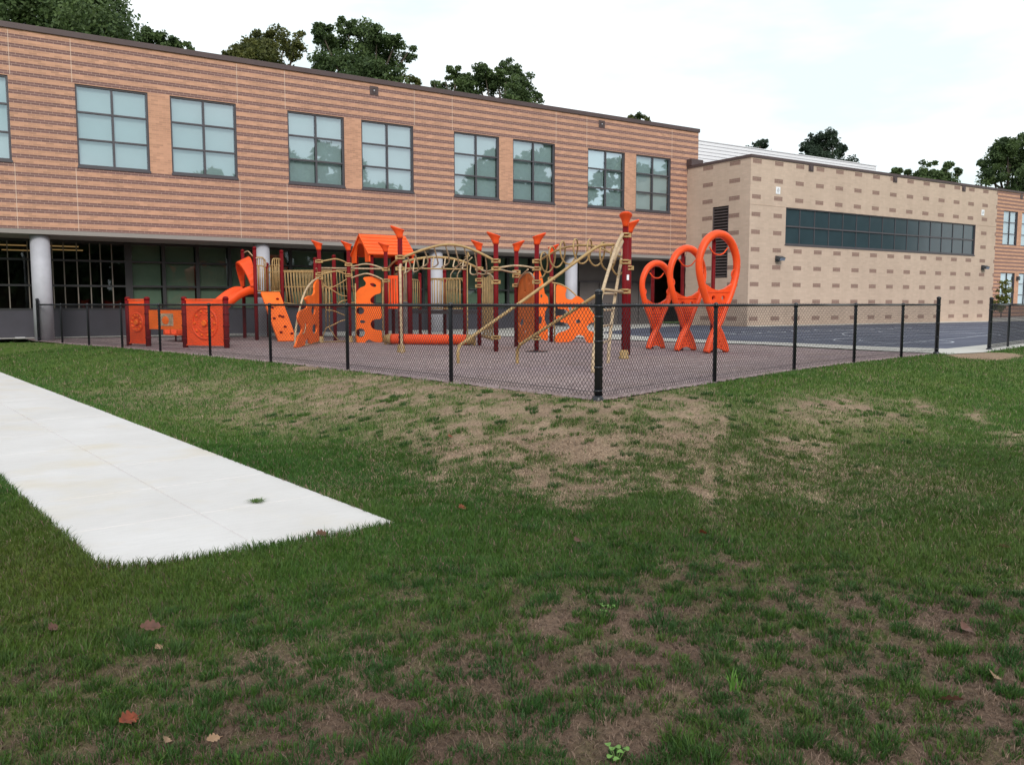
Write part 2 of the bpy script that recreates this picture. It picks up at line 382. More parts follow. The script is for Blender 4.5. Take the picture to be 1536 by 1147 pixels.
def veg(x, y):
    b = np.zeros(x.shape)
    wx = x+(fbm(x, y, 1.6, 3)-.5)*.9; wy = y+(fbm(x+31, y+7, 1.6, 3)-.5)*.9
    for cx, cy, M, s in PT:
        u = M[0, 0]*(wx-cx)+M[0, 1]*(wy-cy); v = M[1, 0]*(wx-cx)+M[1, 1]*(wy-cy)
        b = 1-(1-b)*(1-s*np.exp(-(u*u+v*v)*1.1))
    fore = 1-sst(2.9, 5.6, np.hypot(x, y)-.28*(x*HD.x*0+ (x*RT.x+y*RT.y)))   # lawn thins towards the viewer
    b = np.clip(b+.85*fore, 0, .95)
    n = fbm(x, y, 8.5, 3)*.66+fbm(x+9, y+3, 1.9, 3)*.34
    g = 1-b
    m = g-.03+(n-.5)*(3.2-.9*fore)*(.22+b)
    dd = np.hypot((x-DIRT.x)/1.6, (y-DIRT.y)/.7); m = m-1.3*(1-sst(.6, 1., dd))
    return np.clip(m, 0, 1)
def greencol(x, y):
    h = fbm(x+55, y-20, .8, 3); h2 = fbm(x-13, y+5, 5, 3)
    a = np.array([.046, .116, .017]); b = np.array([.088, .145, .024]); c = np.array([.031, .114, .024])
    w = np.clip((h-.35)*2.2, 0, 1)[:, None]; w2 = np.clip((h2-.4)*2.5, 0, 1)[:, None]
    col = a*(1-w)+b*w*.75+c*w*.25; col = col*(1-.45*w2)+c*.45*w2
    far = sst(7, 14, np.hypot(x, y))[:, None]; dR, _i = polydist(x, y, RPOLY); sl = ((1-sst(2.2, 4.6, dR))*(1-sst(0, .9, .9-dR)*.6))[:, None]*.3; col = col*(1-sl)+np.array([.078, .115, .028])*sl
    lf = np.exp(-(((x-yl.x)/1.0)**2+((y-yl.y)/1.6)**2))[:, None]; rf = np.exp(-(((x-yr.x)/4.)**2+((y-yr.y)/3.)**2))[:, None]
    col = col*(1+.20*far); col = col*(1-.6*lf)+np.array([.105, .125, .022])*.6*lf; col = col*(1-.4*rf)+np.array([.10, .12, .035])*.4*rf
    return col
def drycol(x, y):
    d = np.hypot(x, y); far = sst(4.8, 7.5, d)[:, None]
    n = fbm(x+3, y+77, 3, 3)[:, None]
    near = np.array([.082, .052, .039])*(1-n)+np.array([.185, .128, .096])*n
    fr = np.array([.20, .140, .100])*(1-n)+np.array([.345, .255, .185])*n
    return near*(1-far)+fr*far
def ground():
    g = lambda a, b, s: np.arange(a, b, s)
    xs = np.concatenate([[-500, -200, -80, -40, -20, -12, -9, -7, -6], g(-5.5, 22, .11), g(22, 34, .4), [36, 40, 48, 60, 80, 120, 250, 600]])
    ys = np.concatenate([[-500, -200, -80, -50, -30, -15, -8, -5, -3, -1], g(-.5, 14, .11), g(14, 32, .2), [33, 36, 45, 60, 100, 250, 600]])
    X, Y = np.meshgrid(xs, ys); zz = terr(X.ravel(), Y.ravel()); x, y = X.ravel(), Y.ravel()
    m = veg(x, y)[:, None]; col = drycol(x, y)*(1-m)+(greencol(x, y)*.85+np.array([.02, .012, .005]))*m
    nx, ny = len(xs), len(ys); i = np.arange(nx-1)[None, :]+np.arange(ny-1)[:, None]*nx
    fc = np.stack([i, i+1, i+nx+1, i+nx], -1).reshape(-1)
    o = npmesh('ground', np.stack([x, y, zz], -1), fc, 4, M_SOIL, attr={'tint': col}, smooth=True)
    meta(o, 'grassy lawn ground falling from the fenced playground to the sidewalk', 'ground', kind='structure')
ground()
def sheet(name, poly, off, m, label, cat, step=1.0, top=True, hf=None, kind='structure', thick=0):
    bm = BM(); bm.faces.new([bm.verts.new((x, y, 0)) for x, y in poly])
    xs = [p[0] for p in poly]; ys = [p[1] for p in poly]
    for ax, lo, hi in ((0, min(xs), max(xs)), (1, min(ys), max(ys))):
        v = lo+step
        while v < hi:
            n = [0, 0, 0]; n[ax] = 1; c = [0, 0, 0]; c[ax] = v
            bmesh.ops.bisect_plane(bm, geom=bm.verts[:]+bm.edges[:]+bm.faces[:], plane_co=c, plane_no=n); v += step
    for v in bm.verts: v.co.z = (float(hin(v.co.x, v.co.y)) if hf is None else hf(v.co.x, v.co.y))+off
    if thick:
        r = bmesh.ops.extrude_face_region(bm, geom=bm.faces[:])
        for v in r['geom']:
            if isinstance(v, bmesh.types.BMVert): v.co.z -= thick
    o = obj(name, bm, m); meta(o, label, cat, kind=kind); return o
mul = [(p.x+.0, p.y-.12) for p in FR][::-1]+[(p.x-.14, p.y) for p in FL[1:]]+[(1.6, 32.2), (5, 32.1), (8.4, 31.1), (14.6, 28.4), (18.2, 25.8), (18.6, 21.2), (19.8, 17.4), (19.75, 14.)]
sheet('playground_surface', mul, 0, M_MULCH, 'purple grey mulch surface inside the fence', 'playground surface')
strip = [(20.0, 11.45), (20.0, 14), (20.05, 17.4), (18.85, 21.3), (18.45, 25.9), (14.7, 28.55), (8.5, 31.25), (5, 32.25), (-30, 32.35), (-30, 33.38), (26, 33.38), (31, 33.38), (30.2, 30), (21.0, 26.2), (20.4, 21.8), (21.6, 17.6), (21.9, 14.2), (22.4, 12.9), (26, 13.6), (60, 22.4), (60, 20.9), (24, 12.0), (21.5, 11.42)]
sheet('pavement', strip, .012, M_CONC, 'pale concrete border between mulch, building and court', 'pavement')
court = [(22.4, 12.9), (26, 13.6), (60, 22.4), (60, 26.2), (30.2, 26.2), (30.2, 30), (21.0, 26.2), (20.4, 21.8), (21.6, 17.6), (21.9, 14.2)]
sheet('court', court, .008, M_COURT, 'dark blue grey asphalt play court with white markings', 'court')
sheet('gym_apron', [(30.2, 26.2), (90, 26.2), (90, 36), (51.5, 36), (51.5, 27), (30.2, 27)], .014, M_CONC, 'pale concrete apron strip along the gymnasium wall', 'pavement')
# court paint
bm = BM()
def pline(pts, w=.07):
    for a, b in zip(pts, pts[1:]):
        a, b = Vector((a[0], a[1], 0)), Vector((b[0], b[1], 0)); n = (b-a).cross(UP).normalized()*w/2
        q = [a-n, b-n, b+n, a+n]
        for p in q: p.z = float(hin(p.x, p.y))+.013
        bm.faces.new([bm.verts.new(p) for p in q])
def arc(cx, cy, r, a0, a1, n=28): return [(cx+r*math.cos(math.radians(a0+(a1-a0)*i/n)), cy+r*math.sin(math.radians(a0+(a1-a0)*i/n))) for i in range(n+1)]
pline(arc(25.6, 16.6, 1.8, 0, 360)); pline(arc(25.6, 16.6, 1.0, 0, 360)); pline(arc(33., 19.4, 2.2, 0, 360)); pline(arc(31, 17.2, 4.2, 40, 150))
for y0 in (18.4, 19.5, 20.6, 21.8, 23.0, 24.3): pline([(23.5+i, y0+.05*i) for i in range(0, 24, 1)], .06)
for x0 in (24, 29, 34, 40): pline([(x0, 18.2), (x0, 24.6)], .06)
for i in range(9): pline(arc(24+i*1.5, 22.4+.05*i, .35, 0, 360, 10), .1)
pline([(22.6, 15.2), (25, 15.6), (30, 16.7), (45, 20.4)], .07)
o = obj('court_markings', bm, M_PAINT); meta(o, 'faded white painted game lines and circles on the court', 'road marking', kind='structure')
# sidewalk with tooled joints
def sidewalk():
    bm = BM(); M = Matrix.Translation((s1.x, s1.y, 0)) @ Matrix.Rotation(math.atan2(sdir.y, sdir.x)-math.pi/2, 4, 'Z')
    Mi = M.inverted(); P = [Mi @ Vector((x, y, 0)) for x, y in SWP]
    ts = [1.17, 2.32, 3.6, 5.0]+[6.4+1.45*i for i in range(12)]
    xc = -1.03
    ycuts = [-2]+ts+[30]
    f0 = [(p.x, p.y) for p in P]
    def clip(poly, ax, v, keep):
        out = []
        for i in range(len(poly)):
            a, b = poly[i], poly[(i+1) % len(poly)]
            ia, ib = (a[ax]-v)*keep >= 0, (b[ax]-v)*keep >= 0
            if ia: out.append(a)
            if ia != ib:
                t = (v-a[ax])/(b[ax]-a[ax]); out.append((a[0]+t*(b[0]-a[0]), a[1]+t*(b[1]-a[1])))
        return out
    for i in range(len(ycuts)-1):
        for lo, hi in ((-9, xc-.013), (xc+.013, 9)):
            q = clip(clip(clip(clip(f0, 1, ycuts[i]+.006, 1), 1, ycuts[i+1]-.006, -1), 0, lo, 1), 0, hi, -1)
            q = [p for k, p in enumerate(q) if math.hypot(p[0]-q[k-1][0], p[1]-q[k-1][1]) > 1e-3]
            if len(q) < 3: continue
            zt = -.372+random.uniform(-.002, .002)
            top = [bm.verts.new(M @ Vector((p[0], p[1], zt))) for p in q]; bot = [bm.verts.new(M @ Vector((p[0], p[1], -.52))) for p in q]
            f = bm.faces.new(top); n = len(q)
            for k in range(n): bm.faces.new((top[k], bot[k], bot[(k+1) % n], top[(k+1) % n]))
            bmesh.ops.bevel(bm, geom=list(f.edges), offset=.006, segments=1, affect='EDGES')
    # joint filler a little below the slab faces
    fl = [bm.verts.new((x, y, -.382)) for x, y in SWP]; bm.faces.new(fl)
    return meta(obj('sidewalk', bm, M_WALK), 'pale concrete sidewalk ending in the lawn', 'sidewalk', kind='structure')
sidewalk()

# ------------------------------------------------------------------ buildings
def wall_grid(bm, xs, zs, holes, Y, flip=False, plain=(), rev=.12, plane='y', s=1):
    P = (lambda x, z, d=0: (x, Y+s*d, z)) if plane == 'y' else (lambda x, z, d=0: (Y+s*d, x, z))
    inh = lambda x, z, H: any(h[0] < x < h[1] and h[2] < z < h[3] for h in H)
    cache = {}
    def V(x, z):
        k = (round(x, 4), round(z, 4))
        if k not in cache: cache[k] = bm.verts.new(P(x, z))
        return cache[k]
    for i in range(len(xs)-1):
        for j in range(len(zs)-1):
            cx, cz = (xs[i]+xs[i+1])/2, (zs[j]+zs[j+1])/2
            if inh(cx, cz, holes): continue
            f = bm.faces.new((V(xs[i], zs[j]), V(xs[i+1], zs[j]), V(xs[i+1], zs[j+1]), V(xs[i], zs[j+1])))
            f.material_index = 1 if inh(cx, cz, plain) else 0
    for h in holes:
        c = [(h[0], h[2]), (h[1], h[2]), (h[1], h[3]), (h[0], h[3])]
        for k in range(4):
            a, b = c[k], c[(k+1) % 4]
            f = bm.faces.new([bm.verts.new(P(*a)), bm.verts.new(P(*b)), bm.verts.new(P(b[0], b[1], rev)), bm.verts.new(P(a[0], a[1], rev))]); f.material_index = 2
def cuts(lo, hi, vals): return sorted({round(v, 4) for v in [lo, hi]+[v for v in vals if lo < v < hi]})
def window_parts(parent, x0, x1, z0, z1, Y, cols=2, rows=3, matg=M_GLU, shade=M_SHADEU, fr=.055, label=None, lower_open=0., trans=None, d=.10):
    """frame (part) > pane, blind"""
    bm = BM(); g = .001
    zz = trans or [z0+(z1-z0)*k/rows for k in range(rows+1)]
    box(bm, (x0+g, Y+d-.06, z0+g), (x0+fr, Y+d+.04, z1-g)); box(bm, (x1-fr, Y+d-.06, z0+g), (x1-g, Y+d+.04, z1-g))
    box(bm, (x0+fr, Y+d-.06, z0+g), (x1-fr, Y+d+.04, z0+fr)); box(bm, (x0+fr, Y+d-.06, z1-fr), (x1-fr, Y+d+.04, z1-g))
    xm = [x0+(x1-x0)*k/cols for k in range(1, cols)]
    for z in zz[1:-1]: box(bm, (x0+fr, Y+d-.05, z-.028), (x1-fr, Y+d+.038, z+.028))
    for x in xm:
        for a, b in zip(zz, zz[1:]): box(bm, (x-.03, Y+d-.047, (a+.028) if a > z0 else z0+fr), (x+.03, Y+d+.036, (b-.028) if b < z1 else z1-fr))
    w = obj('window', bm, M_FRAME, parent, loc=((x0+x1)/2, Y, z0))
    if label: w['label'] = label
    bm = BM(); vs = [bm.verts.new(p) for p in ((x0+.02, Y+d, z0+.02), (x1-.02, Y+d, z0+.02), (x1-.02, Y+d, z1-.02), (x0+.02, Y+d, z1-.02))]; bm.faces.new(vs)
    obj('pane', bm, matg, w)
    if shade:
        bm = BM(); e = [x0+.03]+xm+[x1-.03]
        for a, b in zip(e, e[1:]):
            dz = random.choice([0, 0, 0, .02, .05])
            box(bm, (a+.035, Y+d+.10, z0+.02+dz+lower_open), (b-.035, Y+d+.112, z1-.01))
        obj('blind', bm, shade, w)
        bm = BM(); box(bm, (x0-.1, Y+d+.45, z0-.1), (x1+.1, Y+d+.46, z1+.1)); box(bm, (x0-.1, Y+d+.05, z1+.003), (x1+.1, Y+d+.44, z1+.02))
        obj('backing', bm, M_DARK, w)
    return w
YA = 31.; ZT = 9.68
bldA = empty('school_building', (10, 33, 0), 'long two storey classroom wing in tan brick with dark stripes over a recessed ground floor', 'building')
def buildA():
    hs = [(a, b, 5.68, 8.26) for a, b in WX]; pl = [(WX[i][1], WX[i+1][0], 5.68, 8.26) for i in range(0, len(WX)-1, 2)]
    xs = cuts(-9, 31, [v for w in WX for v in w]+JX); zs = cuts(3.58, ZT, [5.68, 8.26])
    bm = BM(); wall_grid(bm, xs, zs, hs, YA, plain=pl)
    # end wall above the gym roof
    for q in [((31, YA, 3.58), (31, 50, 3.58), (31, 50, ZT), (31, YA, ZT)), ((-9, 50, 3.58), (-9, YA, 3.58), (-9, YA, ZT), (-9, 50, ZT)), ((31, 50, 0), (-9, 50, 0), (-9, 50, ZT), (31, 50, ZT))]:
        bm.faces.new([bm.verts.new(p) for p in q])
    obj('wall', bm, [M_STR, M_TAN, M_FRAME], bldA)
    bm = BM(); box(bm, (-9.1, YA-.06, ZT), (31.05, YA+.4, 9.86), bevel=.01); box(bm, (30.7, YA+.405, ZT), (31.05, 50, 9.86)); obj('coping', bm, M_COP, bldA)
    bm = BM(); box(bm, (-9, YA+.4, ZT-.1), (30.69, 50, ZT-.02)); obj('roof', bm, M_ROOF, bldA)
    bm = BM(); box(bm, (-9, YA+.005, 3.44), (30.2, 33.9, 3.576)); obj('soffit', bm, M_SOF, bldA)
    for a, b in WX:
        w = window_parts(bldA, a, b, 5.68, 8.26, YA)
        bm = BM(); box(bm, (a-.02, YA-.03, 5.61), (b+.02, YA+.04, 5.678)); obj('sill', bm, M_FRAME, w)
    for x in (13.46, 24.68, 2.2-10):
        bm = BM(); box(bm, (x, YA-.02, 9.25), (x+.35, YA+.05, 9.57))
        for k in range(4): box(bm, (x+.09, YA-.035, 9.31+k*.055), (x+.26, YA-.019, 9.335+k*.055))
        box(bm, (x+.15, YA-.04, 9.39), (x+.2, YA-.03, 9.44), 1)
        obj('roof_vent', bm, [M_COP, M_SIGNG], bldA)
    for x in (2.10, 9.26, 16.50, 23.51, -5.1):
        bm = BM(); zb = float(hin(x, 31.45))-.05
        cyl(bm, (x, 31.46, zb), (x, 31.46, 3.43), .29, 32); obj('column', bm, M_COLM, bldA)
    # ground floor glazing
    YG = 33.4
    bm = BM(); box(bm, (-9, YG-.05, 0), (25.4, YG+.15, 1.0)); obj('knee_wall', bm, M_KNEE, bldA)
    thin = [-7.5+.41*k for k in range(0, 21)]+[1.25, 1.84, 2.2, 2.58, 2.93, 3.34, 3.75, 4.09, 4.46]
    def bay(x0, x1, mull, blind, label, thinx=()):
        bm = BM(); e = .06
        for x in [x0+e]+mull+[x1-e]: box(bm, (x-e, YG-.03, 1.004), (x+e, YG+.12, 3.437))
        for z in (1.04, 1.86, 2.74, 3.39): box(bm, (x0, YG-.035, z-.035), (x1, YG+.1, z+.035))
        for x in thinx: box(bm, (x-.016, YG-.02, 1.07), (x+.016, YG+.06, 3.36), 1)
        w = obj('window', bm, [M_DARKF, M_PALEF], bldA, loc=((x0+x1)/2, YG, 1.0)); w['label'] = label
        bm = BM(); bm.faces.new([bm.verts.new(p) for p in ((x0, YG+.03, 1.02), (x1, YG+.03, 1.02), (x1, YG+.03, 3.42), (x0, YG+.03, 3.42))]); obj('pane', bm, M_GLD, w)
        if blind:
            bm = BM(); ed = [x0]+mull+[x1]
            for a, b in zip(ed, ed[1:]): box(bm, (a+.09, YG+.16, 1.05), (b-.09, YG+.17, 3.42))
            obj('blind', bm, M_SHADE, w)
    bay(-9, 5.0, [-6.6, -4.2, -1.8, .6], False, 'dark ground floor glazing with thin pale bars', thin)
    bay(5.0, 9.8, [6.2, 7.4, 8.6], True, 'ground floor glazing with sage shades drawn')
    bay(9.8, 14.5, [10.98, 12.2, 13.4], True, 'ground floor glazing behind the bridge')
    bay(14.5, 19.0, [15.7, 16.9, 18.0], True, 'ground floor glazing behind the tall column')
    bay(19.0, 25.4, [20.1, 21.3, 22.6, 24.0], True, 'ground floor glazing near the doors')
    # door zone at the right end
    bm = BM()
    for a, b in ((25.5, 26.7), (26.75, 27.95), (28.4, 29.3), (29.35, 30.2)):
        box(bm, (a, YG, .02), (b, YG+.06, 2.3), bevel=.01)
    box(bm, (25.4, YG+.02, 2.36), (30.25, YG+.10, 3.43)); box(bm, (25.4, YG-.05, 2.3), (30.25, YG+.11, 2.36), 1); box(bm, (27.96, YG-.03, 0), (28.38, YG+.1, 2.3), 1)
    d = obj('door', bm, [simple('brown grey door paint', (.11, .095, .092), .5, .1, 2), M_FRAME], bldA)
    for x in (26.55, 27.1, 29.15, 29.6):
        bm = BM(); tube(bm, [(x, YG-.01, .95), (x, YG-.07, .98), (x, YG-.07, 1.22), (x, YG-.01, 1.25)], .014, 6); obj('handle', bm, M_SIGNG, d)
    # interior
    bm = BM()
    for q in [((-9, 42, 0), (31, 42, 0), (31, 42, 3.6), (-9, 42, 3.6)), ((-9, 33.6, 3.43), (31, 33.6, 3.43), (31, 42, 3.43), (-9, 42, 3.43)), ((5.0, 33.6, 0), (5.0, 42, 0), (5., 42, 3.43), (5., 33.6, 3.43)), ((-9, 33.6, 0), (-9, 42, 0), (-9, 42, 3.43), (-9, 33.6, 3.43))]:
        bm.faces.new([bm.verts.new(p) for p in q])
    for f in bm.faces: f.material_index = 0
    f = bm.faces.new([bm.verts.new(p) for p in ((-9, 33.6, .02), (31, 33.6, .02), (31, 42, .02), (-9, 42, .02))]); f.material_index = 1
    # tables and shelves standing in the room
    for x, y in ((-6, 36), (-3.4, 37), (-.5, 36), (1.7, 37.5), (3.3, 36)):
        box(bm, (x, y, .7), (x+1.3, y+.7, .75), 2); box(bm, (x+.6, y+.3, .03), (x+.7, y+.4, .7), 2)
    box(bm, (-8, 41.4, .1), (4, 41.9, 1.9), 2)
    obj('interior', bm, [M_DARK, M_FLR, simple('interior furniture', (.07, .03, .025), .6, .4, 2)], bldA)
    for x, y, l in ((.8, 36.5, 1.2), (2.5, 36.2, 1.2), (3.0, 38.6, 1.1), (-2.5, 37.5, 1.2), (1.3, 39.8, 1.2)):
        bm = BM(); box(bm, (x, y, 3.37), (x+l, y+.1, 3.41)); obj('ceiling_light', bm, M_EMIT, bldA)
M_DARKF = simple('black steel mullion', (.022, .022, .024), .5, .1, 3); M_PALEF = simple('pale thin bar', (.17, .145, .12), .5, .1, 3)
buildA()
# gymnasium
X0, X1, YF, ZG = 30.27, 51.4, 26.94, 7.86
gym = empty('gymnasium', (41, 30, 0), 'cream block hall with small dark brick patches and one long dark window band', 'building')
def build_gym():
    bm = BM(); W = (32.74, 49.18, 4.04, 5.76)
    wall_grid(bm, cuts(X0, X1, [W[0], W[1]]), cuts(0, ZG, [W[2], W[3]]), [W], YF)
    wall_grid(bm, cuts(YF, YA-.003, [28.22, 29.22]), cuts(0, ZG, [2.46, 5.82]), [(28.22, 29.22, 2.46, 5.82)], X0, plane='x')
    for q in [((X1, YF, 0), (X1, 44, 0), (X1, 44, ZG), (X1, YF, ZG)), ((X1, 44, 0), (31.01, 44, 0), (31.01, 44, ZG), (X1, 44, ZG))]: bm.faces.new([bm.verts.new(p) for p in q])
    bmesh.ops.remove_doubles(bm, verts=bm.verts, dist=.0005)
    obj('wall', bm, [M_GYM, M_GYM, M_FRAME], gym)
    bm = BM(); box(bm, (X0-.04, YF-.04, ZG), (X1+.04, YF+.3, 7.99)); box(bm, (X0-.04, YF+.302, ZG), (X0+.3, YA-.004, 7.99)); box(bm, (X1-.3, YF+.302, ZG), (X1+.04, 44, 7.99))
    box(bm, (X0-.06, YA-.35, 7.992), (31.0, YA-.004, 8.3)); obj('coping', bm, M_COP, gym)
    bm = BM(); box(bm, (31.02, YF+.31, ZG-.15), (X1-.31, 44, ZG-.05)); obj('roof', bm, M_ROOF, gym)
    n = 15; bm = BM(); d = .09; fr = .05; x0, x1, z0, z1 = W
    box(bm, (x0, YF+d-.06, z0), (x1, YF+d+.03, z0+fr)); box(bm, (x0, YF+d-.06, z1-fr), (x1, YF+d+.03, z1)); box(bm, (x0, YF+d-.06, z0+fr), (x0+fr, YF+d+.03, z1-fr)); box(bm, (x1-fr, YF+d-.06, z0+fr), (x1, YF+d+.03, z1-fr))
    box(bm, (x0+fr, YF+d-.05, 4.86), (x1-fr, YF+d+.028, 4.93))
    for k in range(1, n):
        x = x0+(x1-x0)*k/n
        for a, b in ((z0+fr, 4.86), (4.93, z1-fr)): box(bm, (x-.02, YF+d-.03, a), (x+.02, YF+d+.026, b))
    box(bm, (x0-.03, YF-.03, z0-.06), (x1+.03, YF+.03, z0-.002))
    w = obj('window', bm, M_FRAME, gym, loc=((x0+x1)/2, YF, z0))
    for k in range(n):
        bm = BM(); a, b = x0+(x1-x0)*k/n, x0+(x1-x0)*(k+1)/n
        box(bm, (a+.021, YF+d, z0+.05), (b-.021, YF+d+.01, z1-.05)); obj('pane', bm, M_GLG, w)
    bm = BM(); box(bm, (X0+.10, 28.22, 2.46), (X0+.2, 29.22, 5.82))
    for k in range(24):
        z = 2.5+k*.139; M = Matrix.Translation((X0+.06, 28.72, z+.05)) @ Matrix.Rotation(math.radians(-35), 4, 'Y')
        box(bm, (-.07, -.47, -.008), (.07, .47, .008), 1, M)
    box(bm, (X0-.01, 28.22, 2.46), (X0+.1, 28.255, 5.82), 1); box(bm, (X0-.01, 29.185, 2.46), (X0+.1, 29.22, 5.82), 1)
    obj('louvre', bm, [M_DARK, M_LOUV], gym)
    for x in (34.27, 41.05, 47.57): bm = BM(); box(bm, (x, YF-.03, 7.56), (x+.34, YF+.03, 7.857)); box(bm, (x+.08, YF-.05, 7.62), (x+.26, YF-.031, 7.78)); obj('scupper', bm, M_COP, gym)
    for x in (32.13, 49.85):
        bm = BM(); box(bm, (x-.15, YF-.02, 6.33), (x+.15, YF-.002, 6.66), bevel=.004)
        s = obj('sign', bm, M_SIGNW, gym)
        bm = BM(); tube(bm, [(x+.055*math.cos(a), YF-.024, 6.50+.085*math.sin(a)) for a in [i*math.pi/8 for i in range(16)]], .013, 5, closed=True); cyl(bm, (x-.03, YF-.024, 6.5), (x+.03, YF-.024, 6.5), .01, 5)
        obj('sign_figure', bm, M_SIGNG, s)
    for x in (32.2, 50.1):
        bm = BM(); box(bm, (x-.13, YF-.08, 3.20), (x+.1, YF-.001, 3.48), bevel=.01); s = obj('wall_lamp', bm, M_LAMP, gym)
        bm = BM(); M = Matrix.Translation((x+.02, YF-.2, 3.36)) @ Matrix.Rotation(math.radians(25), 4, 'X'); box(bm, (-.2, -.12, -.08), (.2, .11, .08), 0, M, bevel=.02); obj('lamp_head', bm, M_LAMP, s)
        bm = BM(); box(bm, (-.17, -.13, -.065), (.17, -.121, .055), 0, M); obj('lens', bm, M_LENS, s)
    for a, b in ((X0-.012, 32.70), (49.22, X1)): bm = BM(); box(bm, (a, YF-.012, 5.755), (b, YF-.002, 5.775)); obj('joint_trim', bm, M_GYM, gym)
    bm = BM(); box(bm, (X0-.02, YF-.02, 0), (X1, YF-.003, .22)); obj('base_course', bm, M_CONC, gym)
build_gym()
ph = empty('rooftop_screen', (45, 40, 7.7), 'white horizontally ribbed metal screen rising behind the hall roof', 'rooftop screen')
bm = BM(); zt = 10.86; N = 16
for k in range(N):
    a = 7.7+(zt-7.7)*k/N; b = 7.7+(zt-7.7)*(k+1)/N
    box(bm, (31.1, 37-.05, a), (54.3, 37+.05, b-.05)); box(bm, (31.1, 37-.0, b-.05), (54.3, 37+.05, b))
obj('panel', bm, M_WHITE, ph)
bm = BM(); box(bm, (31.05, 36.93, zt), (54.4, 37.1, zt+.05)); box(bm, (54.31, 37.06, 7.7), (54.4, 44, zt)); obj('edge_trim', bm, M_WHITE, ph)
# rear wing
bldC = empty('rear_wing', (75, 38, 0), 'distant striped brick wing past the right end of the cream hall', 'building')
YC = 35.
def buildC():
    WC = [(67.8, 69.9), (70.55, 72.65), (74.7, 76.8), (77.5, 79.6)]
    bm = BM(); hs = [(a, b, z0, z1) for a, b in WC for z0, z1 in ((5.8, 8.42), (1.1, 3.66))]
    pl = [(WC[i][1], WC[i+1][0], z0, z1) for i in (0, 2) for z0, z1 in ((5.8, 8.42), (1.1, 3.66))]
    wall_grid(bm, cuts(51.6, 95, [v for w in WC for v in w]), cuts(0, 9.86, [1.1, 3.66, 5.8, 8.42]), hs, YC, plain=pl)
    bm.faces.new([bm.verts.new(p) for p in ((51.6, 48, 0), (51.6, YC, 0), (51.6, YC, 9.86), (51.6, 48, 9.86))])
    obj('wall', bm, [M_STR2, M_TAN, M_FRAME], bldC)
    bm = BM(); box(bm, (51.5, YC-.06, 9.86), (95.1, YC+.4, 10.02)); box(bm, (51.5, YC+.402, 9.86), (51.9, 48, 10.02)); obj('coping', bm, M_COP, bldC)
    bm = BM(); box(bm, (51.91, YC+.41, 9.7), (95, 48, 9.8)); obj('roof', bm, M_ROOF, bldC)
    for a, b in WC:
        for z0, z1 in ((5.8, 8.42), (1.1, 3.66)): window_parts(bldC, a, b, z0, z1, YC)
    bm = BM(); box(bm, (70.1, YC-.03, 9.45), (70.45, YC+.03, 9.8)); obj('roof_vent', bm, M_COP, bldC)
    bm = BM(); box(bm, (70.15, YC-.2, 3.1), (70.4, YC-.001, 3.4), bevel=.02); obj('wall_lamp', bm, M_LAMP, bldC)
buildC()

# ------------------------------------------------------------------ chain link fences
def fence(name, posts, label, term, zt=1.20):
    root = empty(name, posts[0], label, 'fence', 'black chain link fences')
    bmr, bmm = BM(), BM()
    for i, p in enumerate(posts):
        big = term.get(i, 0); r = .046 if big else .032; h = 1.36 if big else zt+.01
        bm = BM(); zb = Z(p.x, p.y)-.1
        tube(bm, [(p.x, p.y, zb), (p.x, p.y, h-.03), (p.x, p.y, h-.015), (p.x, p.y, h)], [r, r, r*1.15, r*1.1] if big else [r, r, r, r*.8], 14)
        o = obj('post', bm, M_BLK, root)
        bm = BM()
        if big:
            tube(bm, [(p.x, p.y, h), (p.x, p.y, h+.03), (p.x, p.y, h+.045)], [r*1.25, r*1.0, r*.3], 14)
            obj('post_cap', bm, M_BLK, o)
            bm = BM()
            bm.free()
            for z in (.12, .42, .75, 1.06, zt): bm = BM(); tube(bm, [(p.x, p.y, z-.012), (p.x, p.y, z+.012)], r*1.18, 14); obj('tension_band', bm, M_BLK, o)
            bm = BM(); tube(bm, [(p.x, p.y, -.12), (p.x, p.y, .03), (p.x, p.y, .06)], [.08, .075, .05], 12); obj('footing', bm, M_BLK, o)
        else:
            tube(bm, [(p.x, p.y, zt-.035), (p.x, p.y, zt+.03), (p.x, p.y, zt+.045)], [r*1.3, r*1.2, r*.4], 12); obj('post_cap', bm, M_BLK, o)
    for a, b in zip(posts, posts[1:]):
        tube(bmr, [a+UP*zt, b+UP*zt], .021, 10)
        u = (b-a); Lh = u.length; u.normalize(); n = u.cross(UP)*.004; z0, z1 = .035, zt+.035; w = .066; KX = .80
        for sgn in (1, -1):
            s = -(z1-z0)*KX-w*2
            while s < Lh+(z1-z0)*KX+w:
                # line: position s at z0, moving sgn per metre of height
                sa, sb, za, zb = s, s+sgn*(z1-z0)*KX, z0, z1
                lo, hi = (sa, sb) if sgn > 0 else (sb, sa)
                if hi > 0 and lo < Lh:
                    ta, tb = 0., 1.
                    for val in (0., Lh):
                        t = (val-sa)/(sb-sa)
                        if 0 < t < 1:
                            if (sb > sa) == (val == 0.): ta = max(ta, t)
                            else: tb = min(tb, t)
                    if tb > ta:
                        pa = a+u*(sa+(sb-sa)*ta)+UP*(z0+(z1-z0)*ta)+n*sgn; pb = a+u*(sa+(sb-sa)*tb)+UP*(z0+(z1-z0)*tb)+n*sgn
                        tube(bmm, [pa, pb], .0036, 3, caps=False)
                s += w
        tube(bmm, [a+UP*.10, b+UP*.10], .003, 4)
    obj('top_rail', bmr, M_BLK, root); obj('mesh', bmm, M_BLKW, root)
    return root
fence('chain_link_fence', FL, 'long black chain link fence running from the corner post left to the first building column', {0: 1, 9: 1})
off = FR[0]
fr2 = fence('chain_link_fence', [FR[0]+(FR[1]-FR[0]).normalized()*.05]+FR[1:], 'black chain link fence running right from the corner post to the gap by the court', {5: 1})
